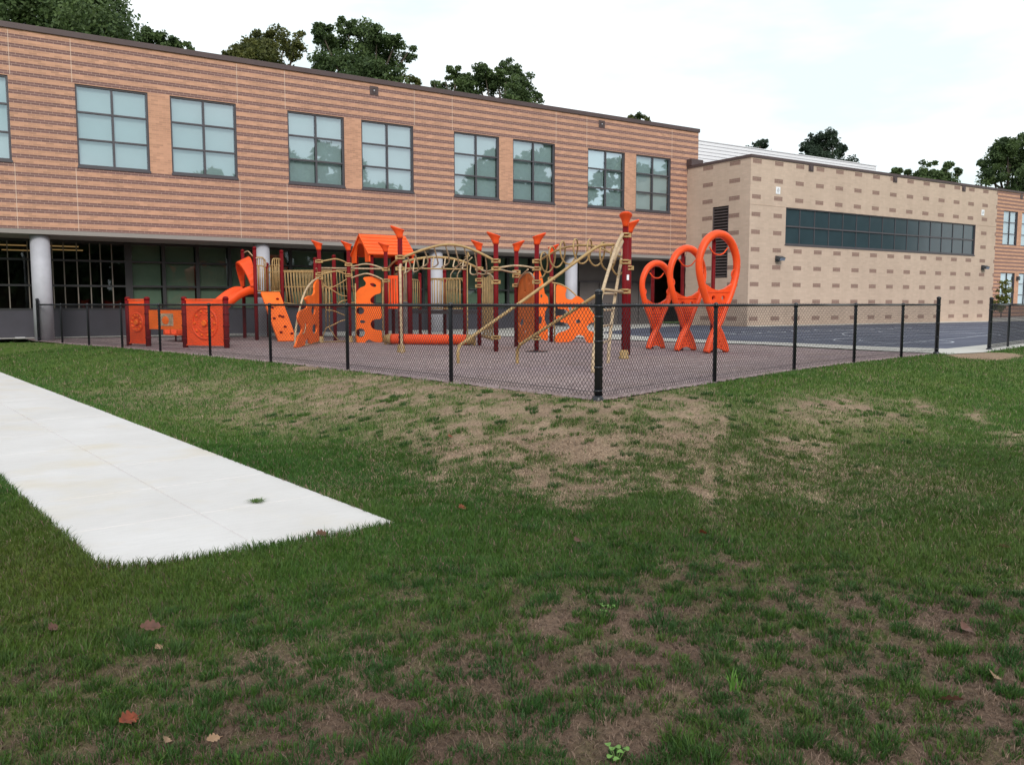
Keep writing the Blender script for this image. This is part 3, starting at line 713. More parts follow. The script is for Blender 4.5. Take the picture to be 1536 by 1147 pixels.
fence('chain_link_fence', FG, 'short black chain link fence beyond the gap at the right edge', {0: 1})

# ------------------------------------------------------------------ playground
def post(parent, base, h, r=.062, m=None, cap='dome', lean=None, boot=False, zb=-.05, capm=None, clamps=()):
    m = m or M_MAR; bm = BM(); b = Vector(base)
    tube(bm, [(b.x, b.y, zb), (b.x, b.y, h)], r, 14); o = obj('post', bm, m, parent)
    bm = BM()
    if cap == 'dome':
        tube(bm, [(b.x, b.y, h-.02), (b.x, b.y, h+.03), (b.x, b.y, h+.06), (b.x, b.y, h+.075)], [r*1.12, r*1.1, r*.8, r*.25], 14); obj('post_cap', bm, m, o)
    elif cap == 'horn':
        n = 20; rings = []; d = Vector(lean)
        for t in (0, .25, .5, .7, .85, .95, 1., 1.12, 1.14):
            R_ = r*1.25+(.178-r*1.25)*(min(t, 1)**2.0); c = b+d*(.055*t**1.4)+UP*(h-.02+.23*t)
            tilt = .24*t**2; sq = 1 if t <= 1.12 else .88
            q = d.cross(UP)
            rings.append([bm.verts.new(c+d*(math.cos(2*math.pi*k/n)*R_*sq)+q*(math.sin(2*math.pi*k/n)*R_*sq*.8)+UP*(math.cos(2*math.pi*k/n)*R_*tilt)) for k in range(n)])
        for A, B in zip(rings, rings[1:]):
            for k in range(n): f = bm.faces.new((A[k], A[(k+1) % n], B[(k+1) % n], B[k])); f.smooth = True
        bm.faces.new(rings[0][::-1]); bm.faces.new(rings[-1])
        obj('post_cap', bm, M_RED, o)
    if clamps:
        for z in clamps:
            bm = BM()
            for dz in (-.035, .035): tube(bm, [(b.x, b.y, z+dz-.022), (b.x, b.y, z+dz-.012), (b.x, b.y, z+dz+.012), (b.x, b.y, z+dz+.022)], [r*1.15, r*1.42, r*1.42, r*1.15], 12)
            M = frame_at(b+UP*z, RT); box(bm, (-r*1.9, -.028, -.048), (r*1.9, .028, .048), 0, M)
            obj('clamp', bm, M_GOLD, o)
    if boot:
        bm = BM(); tube(bm, [(b.x, b.y, -.02), (b.x, b.y, .05), (b.x, b.y, .06), (b.x, b.y, .14), (b.x, b.y, .15), (b.x, b.y, .2)], [r*1.7, r*1.8, r*1.3, r*1.7, r*1.5, r*1.1], 14); obj('boot', bm, M_GOLD, o)
    return o
def zat(py, d): return D3(768, py, d).z
def rails(name, parent, paths, r=.022, m=None, n=8, k=6):
    bm = BM()
    for p in paths: tube(bm, smooth(p, k) if len(p) > 2 else p, r, n)
    return obj(name, bm, m or M_GOLD, parent)
LFT = -RT
# -- play panel wall
pw = empty('play_panel_wall', DG(250, 24.4), 'low orange play panel wall on four maroon posts at the left of the playground', 'play panel')
pb = [onz(194, 518), onz(223, 519), onz(278.5, 521), onz(340.6, 522)]
for p in pb: post(pw, p, 1.36, .075)
def playpanel(a, b, z0, z1, kind):
    u = (b-a); w = u.length; u.normalize(); M = frame_at((a+b)/2, u)
    hw = w/2-.085; bm = BM()
    out = [(-hw, z0), (hw, z0)]+[(hw-2*hw*i/10, z1-.02*math.sin(math.pi*i/10)-.0) for i in range(11)]
    if kind == 'ring':
        cz = (z0+z1)/2-.03; R_ = min(hw*.72, .40)
        plate(bm, M, out, [], .06)
        pn = obj('panel', bm, M_RED, pw)
        bm = BM(); tube(bm, [M @ Vector((R_*math.cos(t)*1.0, -.03, cz+R_*1.08*math.sin(t))) for t in [i*math.pi/14 for i in range(28)]], .035, 8, closed=True)
        tube(bm, [M @ Vector((R_*.62*math.cos(t), -.03, cz+R_*.66*math.sin(t))) for t in [i*math.pi/12 for i in range(24)]], .018, 6, closed=True)
        obj('ring', bm, M_RED, pn)
        bm = BM()
        for i in range(10):
            t = i*math.pi/5; c = M @ Vector((R_*.80*math.cos(t), -.045, cz+R_*.86*math.sin(t)))
            bmesh.ops.create_uvsphere(bm, u_segments=8, v_segments=5, radius=.038, matrix=Matrix.Translation(c))
        tube(bm, [M @ Vector((0, -.05, cz)), M @ Vector((0, -.10, cz))], [.10, .07], 12)
        obj('knob', bm, M_ORG, pn)
        bm = BM(); box(bm, (-hw-.02, -.05, z0-.04), (hw+.02, .05, z0-.001), 0, M); box(bm, (-hw-.02, -.05, z1+.001), (hw+.02, .05, z1+.035), 0, M); obj('trim', bm, M_RED, pn)
    else:
        plate(bm, M, [(-hw, z0), (hw, z0), (hw, z1), (-hw, z1)], [], .04); pn = obj('panel', bm, M_ORG, pw); pn['label'] = 'small panel with a faded picture'
        bm = BM(); box(bm, (-.28, -.03, z0+.10), (.34, -.021, z1-.10), 0, M); obj('picture', bm, M_PICT, pn)
        bm = BM(); bmesh.ops.create_uvsphere(bm, u_segments=14, v_segments=8, radius=.15, matrix=M @ Matrix.Translation((.02, -.03, (z0+z1)/2-.02)) @ Matrix.Diagonal((1, .12, .8, 1))); obj('painted_dome', bm, M_ORG, pn)
playpanel(pb[0], pb[1], .10, 1.33, 'ring'); playpanel(pb[1], pb[2], .50, 1.05, 'pic'); playpanel(pb[2], pb[3], .10, 1.33, 'ring')
bm = BM()
for p in pb[1:]:
    for z in (.25, .62, .95): tube(bm, [p+UP*(z-.02), p+UP*(z+.02)], .092, 12)
obj('collar', bm, M_MAR, pw)

# -- slide tower, bridge and roofed tower
tw = empty('play_tower', DG(420, 29), 'deck tower with double slide, rock ramp, slatted bridge and orange gabled roof', 'play structure')
A_, B_ = DG(366, 29.8), DG(384, 28.6); Cc, Dd = DG(402, 30.6), DG(424, 29.4)
for p, h in ((A_, 3.05), (B_, 3.07), (Cc, zat(397, 30.6)), (Dd, zat(378, 29.4))): post(tw, p, h)
bm = BM(); M = Matrix.Identity(4)
def deck(q, z):
    bm = BM(); t = [bm.verts.new((p.x, p.y, z)) for p in q]; b = [bm.verts.new((p.x, p.y, z-.12)) for p in q]
    bm.faces.new(t); bm.faces.new(b[::-1])
    for k in range(4): bm.faces.new((t[k], b[k], b[(k+1) % 4], t[(k+1) % 4]))
    return obj('deck', bm, simple('dark deck coating', (.03, .02, .022), .6, .2, 4), tw)
DZ = 1.58
deck([A_, B_, Dd, Cc], DZ)
def barrier(a, b, z0, z1, n=4, arch=True, m=None, r=.016, parent=None):
    m = m or M_GOLD; bm = BM(); u = b-a
    pts = [a+u*.06+UP*z0, a+u*.06+UP*(z1-.12), a+u*.12+UP*(z1-.03), a+u*.22+UP*z1, a+u*.78+UP*z1, a+u*.88+UP*(z1-.03), a+u*.94+UP*(z1-.12), a+u*.94+UP*z0] if arch else [a+UP*z1, b+UP*z1]
    tube(bm, pts, r*1.4, 8)
    tube(bm, [a+UP*(z0+.03), b+UP*(z0+.03)], r*1.2, 6)
    for i in range(1, n+1):
        p = a+u*(.06+.88*i/(n+1)); tube(bm, [p+UP*(z0+.03), p+UP*(z1-.005)], r, 6)
    return obj('barrier', bm, m, parent or tw)
barrier(B_, B_+(Dd-B_)*.36, DZ+.05, zat(386, 28.8), 3); barrier(B_+(Dd-B_)*.62, Dd, DZ+.05, zat(388, 29.2), 3); barrier(Cc, Dd, DZ+.05, DZ+1.0, 4); barrier(A_, Cc, DZ+.05, DZ+1.0, 5)
rails('grab_rail', tw, [[D3(366, 379, 29.6), D3(372, 377, 29.3), D3(378, 383, 29.0), D3(384, 388, 28.6)], [D3(384, 387, 28.55), D3(393, 387, 28.8), D3(398, 391, 29), D3(399, 400, 29)]], .02, M_PALE)
# slide (double wave chute)
def slide():
    top = (A_+B_)/2; end = DG(254, 27.2); u = (end-top).normalized(); v = UP.cross(u); Ln = (end-top).length
    prof = [(0, DZ+.03), (.10, DZ+.02), (.22, DZ-.12), (.36, DZ-.40), (.5, DZ-.66), (.62, DZ-.84), (.75, .50), (.87, .30), (1.0, .28)]
    P = smooth([(t, 0, z) for t, z in prof], 5); hw = .50
    sec = [(-hw-.04, .16), (-hw-.01, .22), (-hw+.03, .20), (-hw+.06, .02), (-hw+.14, -.02), (-.12, -.02), (-.06, .02), (-.03, .13), (.03, .13), (.06, .02), (.12, -.02), (hw-.14, -.02), (hw-.06, .02), (hw-.03, .20), (hw+.01, .22), (hw+.04, .16), (hw+.04, -.06), (-hw-.04, -.06)]
    bm = BM(); rings = []
    for p in P: rings.append([bm.verts.new(top+u*(p.x*Ln)+v*s[0]+UP*(p.z+s[1])) for s in sec])
    n = len(sec)
    for a, b in zip(rings, rings[1:]):
        for k in range(n): f = bm.faces.new((a[k], a[(k+1) % n], b[(k+1) % n], b[k])); f.smooth = True
    bm.faces.new(rings[0][::-1]); bm.faces.new(rings[-1])
    s = obj('slide', bm, M_RED, tw)
    bm = BM(); q = top+u*(Ln*.9)
    for sd in (-.25, .25): cyl(bm, q+v*sd+UP*-.05, q+v*sd+UP*.22, .03, 8)
    obj('slide_leg', bm, M_MAR, s)
    # hood over the entrance: arched shell leaning out over the chute
    bm = BM(); N = 14; rings = []
    W = (B_-A_).length/2-.05; vv = (B_-A_).normalized()
    for i in range(N+1):
        a = math.pi*i/N; cx, cz = -math.cos(a)*W, math.sin(a)
        zz = DZ+.25+cz*1.02; out = .14+.30*cz**1.2
        c0 = top+vv*cx+UP*zz; c1 = top+vv*(cx*.92)+u*out+UP*(zz-.20*cz)
        rings.append([bm.verts.new(q_) for q_ in (c0, c1, c1-UP*.05*cz-vv*.05*(1 if cx > 0 else -1), c0-UP*.06*cz-vv*.06*(1 if cx > 0 else -1))])
    for a, b in zip(rings, rings[1:]):
        for k in range(4): f = bm.faces.new((a[k], a[(k+1) % 4], b[(k+1) % 4], b[k]))
    bm.faces.new(rings[0][::-1]); bm.faces.new(rings[-1])
    obj('hood', bm, M_RED, s)
slide()
# rock ramp
bm = BM(); tl, tr, bl, br = D3(391, 439, 28.6), D3(419, 439, 28.9), DG(416, 27.5), DG(444, 27.7)
nr = (tr-tl).cross(bl-tl).normalized()*.04
q1 = [bm.verts.new(p+nr) for p in (tl, tr, br, bl)]; q2 = [bm.verts.new(p-nr) for p in (tl, tr, br, bl)]
bm.faces.new(q1); bm.faces.new(q2[::-1])
for k in range(4): bm.faces.new((q1[k], q2[k], q2[(k+1) % 4], q1[(k+1) % 4]))
ro = obj('rock_ramp', bm, M_ORG, tw)
if nr.dot(HD) > 0: nr = -nr
for s, t in ((.75, .15), (.3, .33), (.55, .5), (.2, .55), (.7, .52), (.62, .72), (.3, .83), (.85, .86), (.5, .28)):
    c = (tl*(1-s)+tr*s)*(1-t)+(bl*(1-s)+br*s)*t+nr*1.2
    bm = BM(); bmesh.ops.create_icosphere(bm, subdivisions=2, radius=.055, matrix=Matrix.Translation(c) @ Matrix.Diagonal((1, 1, .7, 1)))
    obj('hand_hold', bm, M_MAR, ro)
# slatted bridge between towers
def bridge(a, b, side):
    bm = BM(); u = b-a; n = 24
    sag = lambda t: .12*4*t*(1-t)
    for z, r in ((2.36, .024), (1.28, .024)):
        tube(bm, [a+u*(i/12)+UP*(z-(0 if z > 2 else sag(i/12))) for i in range(13)], r, 8)
    tube(bm, [a+u*(i/12)+UP*(1.82) for i in range(13)], .010, 5)
    for i in range(1, n):
        t = i/n; p = a+u*t; q = a+u*min(1, t+.02)
        tube(bm, [p+UP*2.36, p+u*.004+UP*2.1, p+u*.015+UP*1.7, q+u*.012+UP*(1.28-sag(t))], .014, 6)
    return obj('bridge_barrier', bm, M_GOLD, tw)
E_ = DG(533, 29.0)
b1a, b1b = Dd, E_; b2a, b2b = Cc+(Dd-Cc)*.1, E_+(Cc-Dd)*.9
bridge(b1a, b1b, 0); bridge(Cc, E_+(Cc-Dd), 1)
bm = BM(); n = 22
for i in range(n):
    a = Dd+(E_-Dd)*((i+.1)/n); b = Dd+(E_-Dd)*((i+.9)/n); o_ = (Cc-Dd); z = 1.24-.12*4*(i/n)*(1-i/n)
    q = [a+UP*z, b+UP*z, b+o_+UP*z, a+o_+UP*z]; vs = [bm.verts.new(p) for p in q]; ws = [bm.verts.new(p-UP*.04) for p in q]
    bm.faces.new(vs); bm.faces.new(ws[::-1])
    for k in range(4): bm.faces.new((vs[k], ws[k], ws[(k+1) % 4], vs[(k+1) % 4]))
obj('bridge_deck', bm, M_MAR, tw)
post(tw, DG(474, 29.2), zat(387, 29.2)-.05); post(tw, DG(502, 28.4), zat(383, 28.4)-.05)
# roofed tower (axis aligned with the school)
def roofed():
    ap = D3(541, 352, 28.5); ap = Vector(ap); Lr, w, ze = 1.55, .80, 2.86; zr = 3.55
    cx0, cy0 = ap.x, ap.y
    for dx in (.10, Lr-.10):
        for dy in (-w+.16, w-.16): post(tw, (cx0+dx, cy0+dy, 0), ze-.02, cap=None)
    d = .05
    for sgn in (1, -1):
        bm = BM(); y1 = cy0-sgn*w*-1
        q = [(cx0-.08, cy0, zr), (cx0+Lr+.08, cy0, zr), (cx0+Lr+.08, cy0+sgn*w, ze), (cx0-.08, cy0+sgn*w, ze)]
        n = Vector((0, sgn*(zr-ze), w)).normalized()*d
        vs = [bm.verts.new(Vector(p)) for p in q]; ws = [bm.verts.new(Vector(p)-n) for p in q]
        bm.faces.new(vs); bm.faces.new(ws[::-1])
        for k in range(4): bm.faces.new((vs[k], ws[k], ws[(k+1) % 4], vs[(k+1) % 4]))
        for k in range(1, 6):
            t = k/6; c = Vector((cx0-.06, cy0+sgn*w*t, zr+(ze-zr)*t))+n*.1
            tube(bm, [c, c+Vector((Lr+.12, 0, 0))], .012, 5)
        obj('roof_slope', bm, M_ROOFO, tw)
    for x, e in ((cx0-.01, 1), (cx0+Lr+.01, -1)):
        bm = BM(); M = frame_at(Vector((x, cy0, 0)), (0, 1, 0))
        arch = [(.40*math.cos(t), 2.86+.38*math.sin(t)) for t in [math.pi*i/12 for i in range(13)]]
        out = [(-w+.06, 2.60), (-w+.06, ze-.02), (0, zr-.08), (w-.06, ze-.02), (w-.06, 2.60), (.46, 2.60)]+arch+[(-.46, 2.60)]
        out = [(-w+.06, 2.60), (-w+.06, ze), (0, zr-.07), (w-.06, ze), (w-.06, 2.60), (.42, 2.60)]+arch+[(-.42, 2.60)]
        plate(bm, M, out, [], .05); obj('gable', bm, M_RED if e < 0 else M_ROOFO, tw)
    dk = BM(); box(dk, (cx0, cy0-w+.1, 1.14), (cx0+Lr, cy0+w-.1, 1.26)); obj('deck', dk, M_DARKF, tw)
    return cx0, cy0, Lr, w
rx, ry, rl, rw = roofed()
barrier(Vector((rx+rl-.1, ry-rw+.16, 0)), Vector((rx+rl-.1, ry+rw-.16, 0)), 1.3, 2.3, 6)
# rear decks with barriers and grey climbing wall
kp = [(616, 31.0, 405), (630, 32.5, 410), (644, 30.8, 388), (667, 31.8, 405), (697, 30.6, 403)]
KP = [DG(x, d) for x, d, y in kp]
for (x, d, y), p in zip(kp, KP): post(tw, p, zat(y, d)-.06)
barrier(KP[0], KP[1], 1.05, zat(419, 31.2), 3); barrier(KP[2], KP[4], 1.02, zat(418, 30.8), 9, arch=False); barrier(KP[3], KP[4], 1.02, zat(419, 31.2), 5); barrier(KP[2], KP[3], 1.02, zat(419, 31.2), 5)
deck([KP[0], KP[2], KP[3]+(KP[3]-KP[2])*.0, KP[1]], 1.0); deck([KP[2], KP[4], KP[4]+(KP[3]-KP[2]), KP[3]], .98)
rails('grab_rail', tw, [[D3(676, 419, 30.8), D3(677, 410, 30.7), D3(690, 396, 30.6), D3(705, 383, 30.5)], [D3(686, 419, 30.8), D3(687, 410, 30.7), D3(697, 398, 30.6), D3(708, 386, 30.4)]], .022, M_PALE)
rails('slide_pole', tw, [[DG(701, 30.4, -.05), D3(701, 388, 30.4), D3(703, 384, 30.4), D3(697, 386, 30.5)]], .022, k=3)
bm = BM(); M = frame_at(DG(604, 30.2), RT)
plate(bm, M, sm2([(-.22, 0), (-.24, .8), (-.16, 1.6), (-.24, 2.25), (.05, 2.4), (.2, 2.2), (.14, 1.5), (.22, .8), (.18, 0)]), [blob(0, 1.2, .06, .1), blob(.02, 1.75, .05, .08)], .10); obj('climbing_wall', bm, M_GREYP, tw)
bm = BM()
for k in range(4): box(bm, (-.12+k*.09, -.04, zat(460, 28)), (-.06+k*.09, .04, zat(415, 28)), 0, frame_at(DG(588, 28.2), RT))
box(bm, (-.13, -.03, zat(418, 28)), (.28, .03, zat(413, 28)), 0, frame_at(DG(588, 28.2), RT)); box(bm, (-.13, -.03, zat(463, 28)), (.28, .03, zat(458, 28)), 0, frame_at(DG(588, 28.2), RT))
obj('slat_panel', bm, M_RED, tw)
barrier(DG(573, 28.2), DG(583, 28.1), 1.3, zat(420, 28.2), 3)

# -- horn post climbing course
cs = empty('climbing_course', DG(700, 23), 'climbing course of maroon posts with orange funnel caps joined by tan overhead rails', 'climbing frame')
Fp, Hp, Ip, Jp = DG(480, 26.8), DG(524, 27.2), DG(579.5, 26.7), DG(601, 21.5)
Mp, Np, Op, Pp, Qp = DG(719, 25), DG(744, 21.8), DG(774.5, 24.4), DG(805, 22.2), DG(827, 27.3)
Sp, Tp = DG(937, 18.9), DG(942.5, 20.3)
post(cs, Fp, zat(374, 26.8), cap='horn', lean=LFT, boot=True, clamps=(zat(392, 26.8), zat(411, 26.8), zat(417, 26.8)))
post(cs, Hp, zat(375, 27.2), cap='horn', lean=LFT, boot=True, clamps=(zat(397, 27.2), zat(413, 27.2)))
post(cs, Ip, zat(377, 26.7), cap='horn', lean=LFT, clamps=(zat(404, 26.7), zat(421, 26.7)))
post(cs, Jp, zat(356, 21.5), cap='horn', lean=LFT, boot=True, clamps=(zat(386, 21.5), zat(403, 21.5)))
post(cs, Mp, zat(375, 25), cap='horn', lean=LFT, clamps=(zat(403, 25), zat(420, 25), zat(429, 25)))
post(cs, Np, zat(365, 21.8), cap='horn', lean=LFT, clamps=(zat(391.5, 21.8), zat(403, 21.8), zat(423, 21.8), zat(506, 21.8)))
post(cs, Op, zat(376, 24.4), cap='horn', lean=RT, clamps=(zat(408, 24.4), zat(414, 24.4), zat(428, 24.4)))
post(cs, Pp, zat(366, 22.2), cap='horn', lean=RT, clamps=(zat(392, 22.2), zat(403, 22.2), zat(423, 22.2), zat(507, 22.2)))
post(cs, Qp, zat(380, 27.3), cap='horn', lean=RT, clamps=(zat(418, 27.3),))
post(cs, Sp, zat(339, 18.9), r=.066, cap='horn', lean=(-HD*.9+LFT*.1).normalized(), boot=True, clamps=(zat(353, 18.9), zat(393, 18.9), zat(437, 18.9)))
post(cs, Tp, zat(348, 20.3), cap='horn', lean=RT, clamps=(zat(402, 20.3),))
def P3(lst, d0, d1):
    xs = [p[0] for p in lst]; n = len(lst)
    return [D3(x, y, d0+(d1-d0)*(i/(n-1))) for i, (x, y) in enumerate(lst)]
# overhead loop ladder
ra = smooth(P3([(604,386),(622,379),(645,371.5),(668,367),(690,368.5),(715,377),(742,391)], 21.5, 21.8), 8)
rb = smooth(P3([(602,394),(622,389),(645,386),(668,386.5),(690,391),(708,398),(720,404)], 22.5, 23.6), 8)
lp = []
for i in range(9):
    t = (i+.6)/9.2; k = int(t*(len(ra)-1)); a, b = ra[k], rb[min(k, len(rb)-1)]; mid = (a+b)/2-UP*(.36+.04*math.sin(i*2)); ax = (ra[min(k+1, len(ra)-1)]-a).normalized()
    lp.append([a, a+(mid-a)*.55+ax*.10-UP*.12, mid+ax*.09*(1 if i % 2 else -1), b+(mid-b)*.55-ax*.04-UP*.12, b])
lad = rails('overhead_rail', cs, [ra[::4]+[ra[-1]], rb[::4]+[rb[-1]]], .034, k=3)
for p in lp:
    bm = BM(); tube(bm, smooth(p, 5), .019, 6); obj('loop_rung', bm, M_PALE, lad)
rails('wave_rail', cs, [P3([(604,386),(592,392),(582,402)], 21.6, 26.6), P3([(601,403),(640,403),(700,404)], 24.5, 27)], .024)
rails('wave_rail', cs, [P3([(482,392),(493,390),(503,388.5),(513,391),(522,395.5)], 26.8, 27.2), P3([(482,411),(493,409),(503,407),(513,409),(522,413)], 26.8, 27.2)], .024)
rails('wave_rail', cs, [P3([(527,400),(538,397.5),(550,396),(563,398.5),(577,404)], 27.1, 26.7), P3([(527,417),(538,413),(550,410.5),(563,414),(577,421)], 27.1, 26.7)], .024, M_PALE)
rails('straight_rail', cs, [[D3(482, 402, 27.6), D3(578, 403.5, 27.4)], [D3(474, 403, 29), D3(502, 402, 28.4)]], .026, M_PALE)
rails('wave_rail', cs, [P3([(744,402.5),(758,400),(772,398.5),(788,399.5),(805,403)], 21.8, 22.2), P3([(744,403),(757,406),(766,408),(774,408)], 21.9, 24.2), P3([(719,404),(731,407),(744,402)], 24.9, 21.9)], .025, M_PALE)
rails('hoop', cs, [P3([(728,410),(736,412),(742,421),(744,433)], 22.8, 21.9)], .022, M_PALE)
rails('hoop', cs, [P3([(779,421),(785,413),(793,409),(799,413),(804,423)], 24.2, 22.3), P3([(776,430),(780,418),(786,410),(792,404)], 24.3, 23)], .022, M_PALE)
# vertical bar cage between two posts
bm = BM()
for i in range(7):
    t = (i+.5)/7; d = 24.5-2.2*t; x = 723+17*t; z1 = zat(414+2*math.sin(i), d); tube(bm, [DG(x, d, .25), DG(x, d, z1)], .020, 6)
for z in (.32, 2.05): tube(bm, [DG(722, 24.6, z), DG(741, 22.1, z)], .022, 6)
obj('bar_cage', bm, M_GOLD, cs)
rails('climbing_pole', cs, [[DG(602.5, 20.9, -.05), D3(602, 500, 20.9), D3(600.5, 420, 20.9), D3(600, 403, 21.1), D3(601, 397, 21.4)]], .036, M_PALE, k=4)
# twisted rod net between first two posts
net = [P3(q, 26.9, 27.2) for q in ([(482,415),(486,427),(492,432),(505,428),(521,418)], [(486,428),(500,436),(512,443),(521,444)], [(489,432),(489,492)], [(494,433),(494,492)],
       [(489,465),(500,466),(510,470),(520,474)], [(489,492),(500,487),(510,482),(520,479)], [(505,458),(512,452),(521,450)], [(489,492),(484,505),(482,512)], [(494,492),(503,505),(510,512)], [(482,512.6),(522,512)])]
rails('rod_net', cs, net, .017)
def plane_pts(o, u, pts):   # pixel outline -> (u, z) coordinates on the upright plane through o along u
    n = Vector(u).cross(UP).normalized(); out = []
    for x, y in pts:
        r = ray(x, y); t = (o-CAM).dot(n)/r.dot(n); p = CAM+r*t; out.append(((p-o).dot(u), p.z))
    return out
def cpanel(name, o, u, outer, holes, m, parent=cs, th=.05, k=3):
    u = Vector(u).normalized(); M = frame_at(Vector((o.x, o.y, 0)), u); bm = BM()
    plate(bm, M, sm2(plane_pts(o, u, outer), k), [plane_pts(o, u, blob(*h)) for h in holes], th)
    return obj(name, bm, m, parent)
# arched panel climber at the left
foot = DG(443, 23.6); fu = (Fp-foot).normalized()
xp = cpanel('climbing_panel', foot, fu, [(442,521.5),(444,514),(447,504),(451,499),(452,492),(448,484),(446,476),(449,467),(458,463),(461,457),(459,451),(457,448),(462,444),(468,443),(471,438),(471,428),(474,421),(477,420),(477.5,440),(477.5,470),(477.5,500),(477.5,511),(470,513.5),(464,515.5),(462,509),(460,507),(457,512),(455,518)],
       [(469,465,3.,7.5),(459,486,1.7,3.4),(471,493,3.6,7.5)], M_ORG)
rails('arched_tube', cs, [[D3(478, 417, 26.7), D3(469, 422, 26), D3(460, 433, 25.3), D3(453, 450, 24.7), D3(447, 475, 24.1), D3(443, 500, 23.75), DG(441.5, 23.6, -.02)], [DG(441.5, 23.6, .02), DG(478, 26.6, .03)]], .030, M_PALE)
rails('hoop', cs, [P3([(451,501),(456,499),(458,492),(458,486)], 24.2, 24.6)], .014, M_PALE)
# leaf shaped wall
cpanel('climbing_panel', DG(552, 26.9), RT, [(534,512),(533,504),(534,490),(534,475),(534,462),(533,452),(535,447),(534,440),(540,432),(547,429),(549,424),(545,418),(548,415.5),(556,415),(564,417),(571,421),(571,430),(571,439),(563,442),(556,448),(557,454),(566,457),(571,460),(572,477),(562,479),(556,484),(558,492),(566,495),(572,496),(573,505),(573,513),(560,512),(553,509),(545,515)],
       [(560,427.5,5,2.6,.35),(540.5,466,6,5.5),(544,482.5,4.2,2.4),(541,499,6.5,6.8)], M_ORG)
rails('edge_tube', cs, [[DG(533, 26.8, -.05), D3(533, 425, 26.8)], [DG(574, 26.9, -.05), D3(574, 421, 26.9)]], .02)
# narrow wall and puzzle wall near the middle posts
cpanel('climbing_panel', DG(788, 23.6), (Pp-Op), [(778,513),(778,480),(778,450),(778,430),(780,414),(786,411),(793,410),(799,416),(801,430),(802,450),(802,480),(801,500),(794,506),(786,512)],
       [(783,483,3.2,6,.3),(784,450,1.2,3),(789,437,1.2,2.6),(794,460,1.4,3),(796,486,1.4,3),(788,497,2,2.5),(795,422,1,5)], M_ORG2 if False else simple('sun faded orange plastic', (.62, .15, .03), .5, .2, 4), k=2)
cpanel('climbing_panel', DG(815, 26.8), RT, [(804,510),(803,480),(803,450),(803,430),(799,415),(803,406),(809,405),(812,412),(815,425),(817,440),(822,446),(822,460),(818,468),(817,480),(821,490),(822,500),(821,511),(812,508)],
       [(812,444,1.4,2.6),(811,432,1,2.6),(810,480,3,6)], M_ORG, k=2)
# splat wall on the right
cpanel('climbing_panel', DG(862, 26.7), RT, [(834,513),(833,505),(838,499),(848,496),(855,491),(851,485),(842,483),(835,479),(835,474),(845,473),(852,470),(848,464),(838,463),(834,457),(834,445),(834,432),(836,427),(843,429),(850,433),(848,441),(850,448),(858,449),(864,444),(872,447),(880,456),(885,466),(892,472),(892,482),(884,485),(880,491),(884,496),(891,499),(892,513),(880,513),(876,505),(868,502),(862,507),(856,512),(845,513)],
       [(867,482,3.6,3),(855,461,2.6,4.5)], M_ORG, k=2)
rails('arched_tube', cs, [P3([(828,424),(842,427),(855,435),(868,447),(880,458),(889,470),(892,485),(892,512)], 27.0, 26.6), [DG(832, 26.7, -.05), D3(832, 426, 26.7)]], .024)
# coil overhead
ax_ = smooth(P3([(811,398),(824,388),(842,379),(865,375),(890,377),(912,384),(931,392)], 22.3, 19.0), 12)
rails('overhead_rail', cs, [P3([(808,392),(822,383),(842,373),(865,368.5),(888,368.5),(905,374),(920,381),(935,386)], 22.2, 19.0)], .026, k=5)
bm = BM(); cp = []; turns = 7.2; NN = 170
for i in range(NN):
    t = i/(NN-1); f = t*(len(ax_)-1); k = int(f); a = ax_[k]; b = ax_[min(k+1, len(ax_)-1)]; c = a+(b-a)*(f-k)
    th = 2*math.pi*turns*t; r_ = .25
    cp.append(c-UP*.03+RT*(r_*.55*math.sin(th))+UP*(-r_*1.15*math.cos(th)*1.0)+HD*(r_*.9*math.sin(th+.6)))
tube(bm, cp, .021, 7); obj('coil_rail', bm, M_GOLD, cs)
# sloping pipes
rails('sloping_pipe', cs, [[DG(687, 17.4, -.05), D3(687, 528, 17.4), D3(690, 519, 17.5), D3(698, 512, 17.6), D3(790, 447, 18.1), D3(880, 381, 18.6), D3(897, 370, 18.7), D3(905, 367.5, 18.8), D3(921, 367, 18.9)]], .034, k=4)
rails('sloping_pipe', cs, [[DG(776, 17.4, -.05), D3(776, 528, 17.4), D3(779, 519, 17.3), D3(786, 513, 17.2), D3(845, 475, 16.6), D3(905, 436, 16.0)]], .034, k=4)
# ladder leaning on the tall post
r1 = [D3(934, 351, 18.8), D3(926, 366, 18.4), D3(917, 392, 17.8), D3(903, 440, 16.6), D3(896, 480, 15.8), D3(891, 525, 15.2), DG(890, 15.0, -.04)]
r2 = [D3(941, 349, 20.0), D3(934, 380, 19.6), D3(925, 430, 19.0), D3(919, 470, 18.3), D3(914, 515, 17.6), DG(913, 17.5, -.04)]
ldr = rails('ladder_rail', cs, [r1, r2], .036, M_PALE)
S1, S2 = smooth(r1, 8), smooth(r2, 8)
for z in (1.45, 1.12, .78, .45):
    a = min(S1, key=lambda p: abs(p.z-z)); b = min(S2, key=lambda p: abs(p.z-z)); bm = BM(); tube(bm, [a, b], .024, 8); obj('rung', bm, M_PALE, ldr)
rails('straight_rail', cs, [[D3(906, 434, 18.0), D3(936, 438, 18.9)]], .03, M_PALE)
bm = BM(); tube(bm, [D3(932, 362, 18.7), D3(918, 392, 18.0)], .06, 8); obj('worn_sleeve', bm, M_PALE, cs)
bm = BM(); box(bm, (-.02, -.075, zat(420, 18.8)), (.03, -.07, zat(412, 18.8)), 0, frame_at(Vector((Sp.x, Sp.y, 0))+RT*.05, RT)); obj('safety_label', bm, M_SIGNW, cs)
bm = BM(); tube(bm, [Pp+UP*-.0-HD*.5, Pp+UP*.02-HD*.5], [.30, .28], 20); 
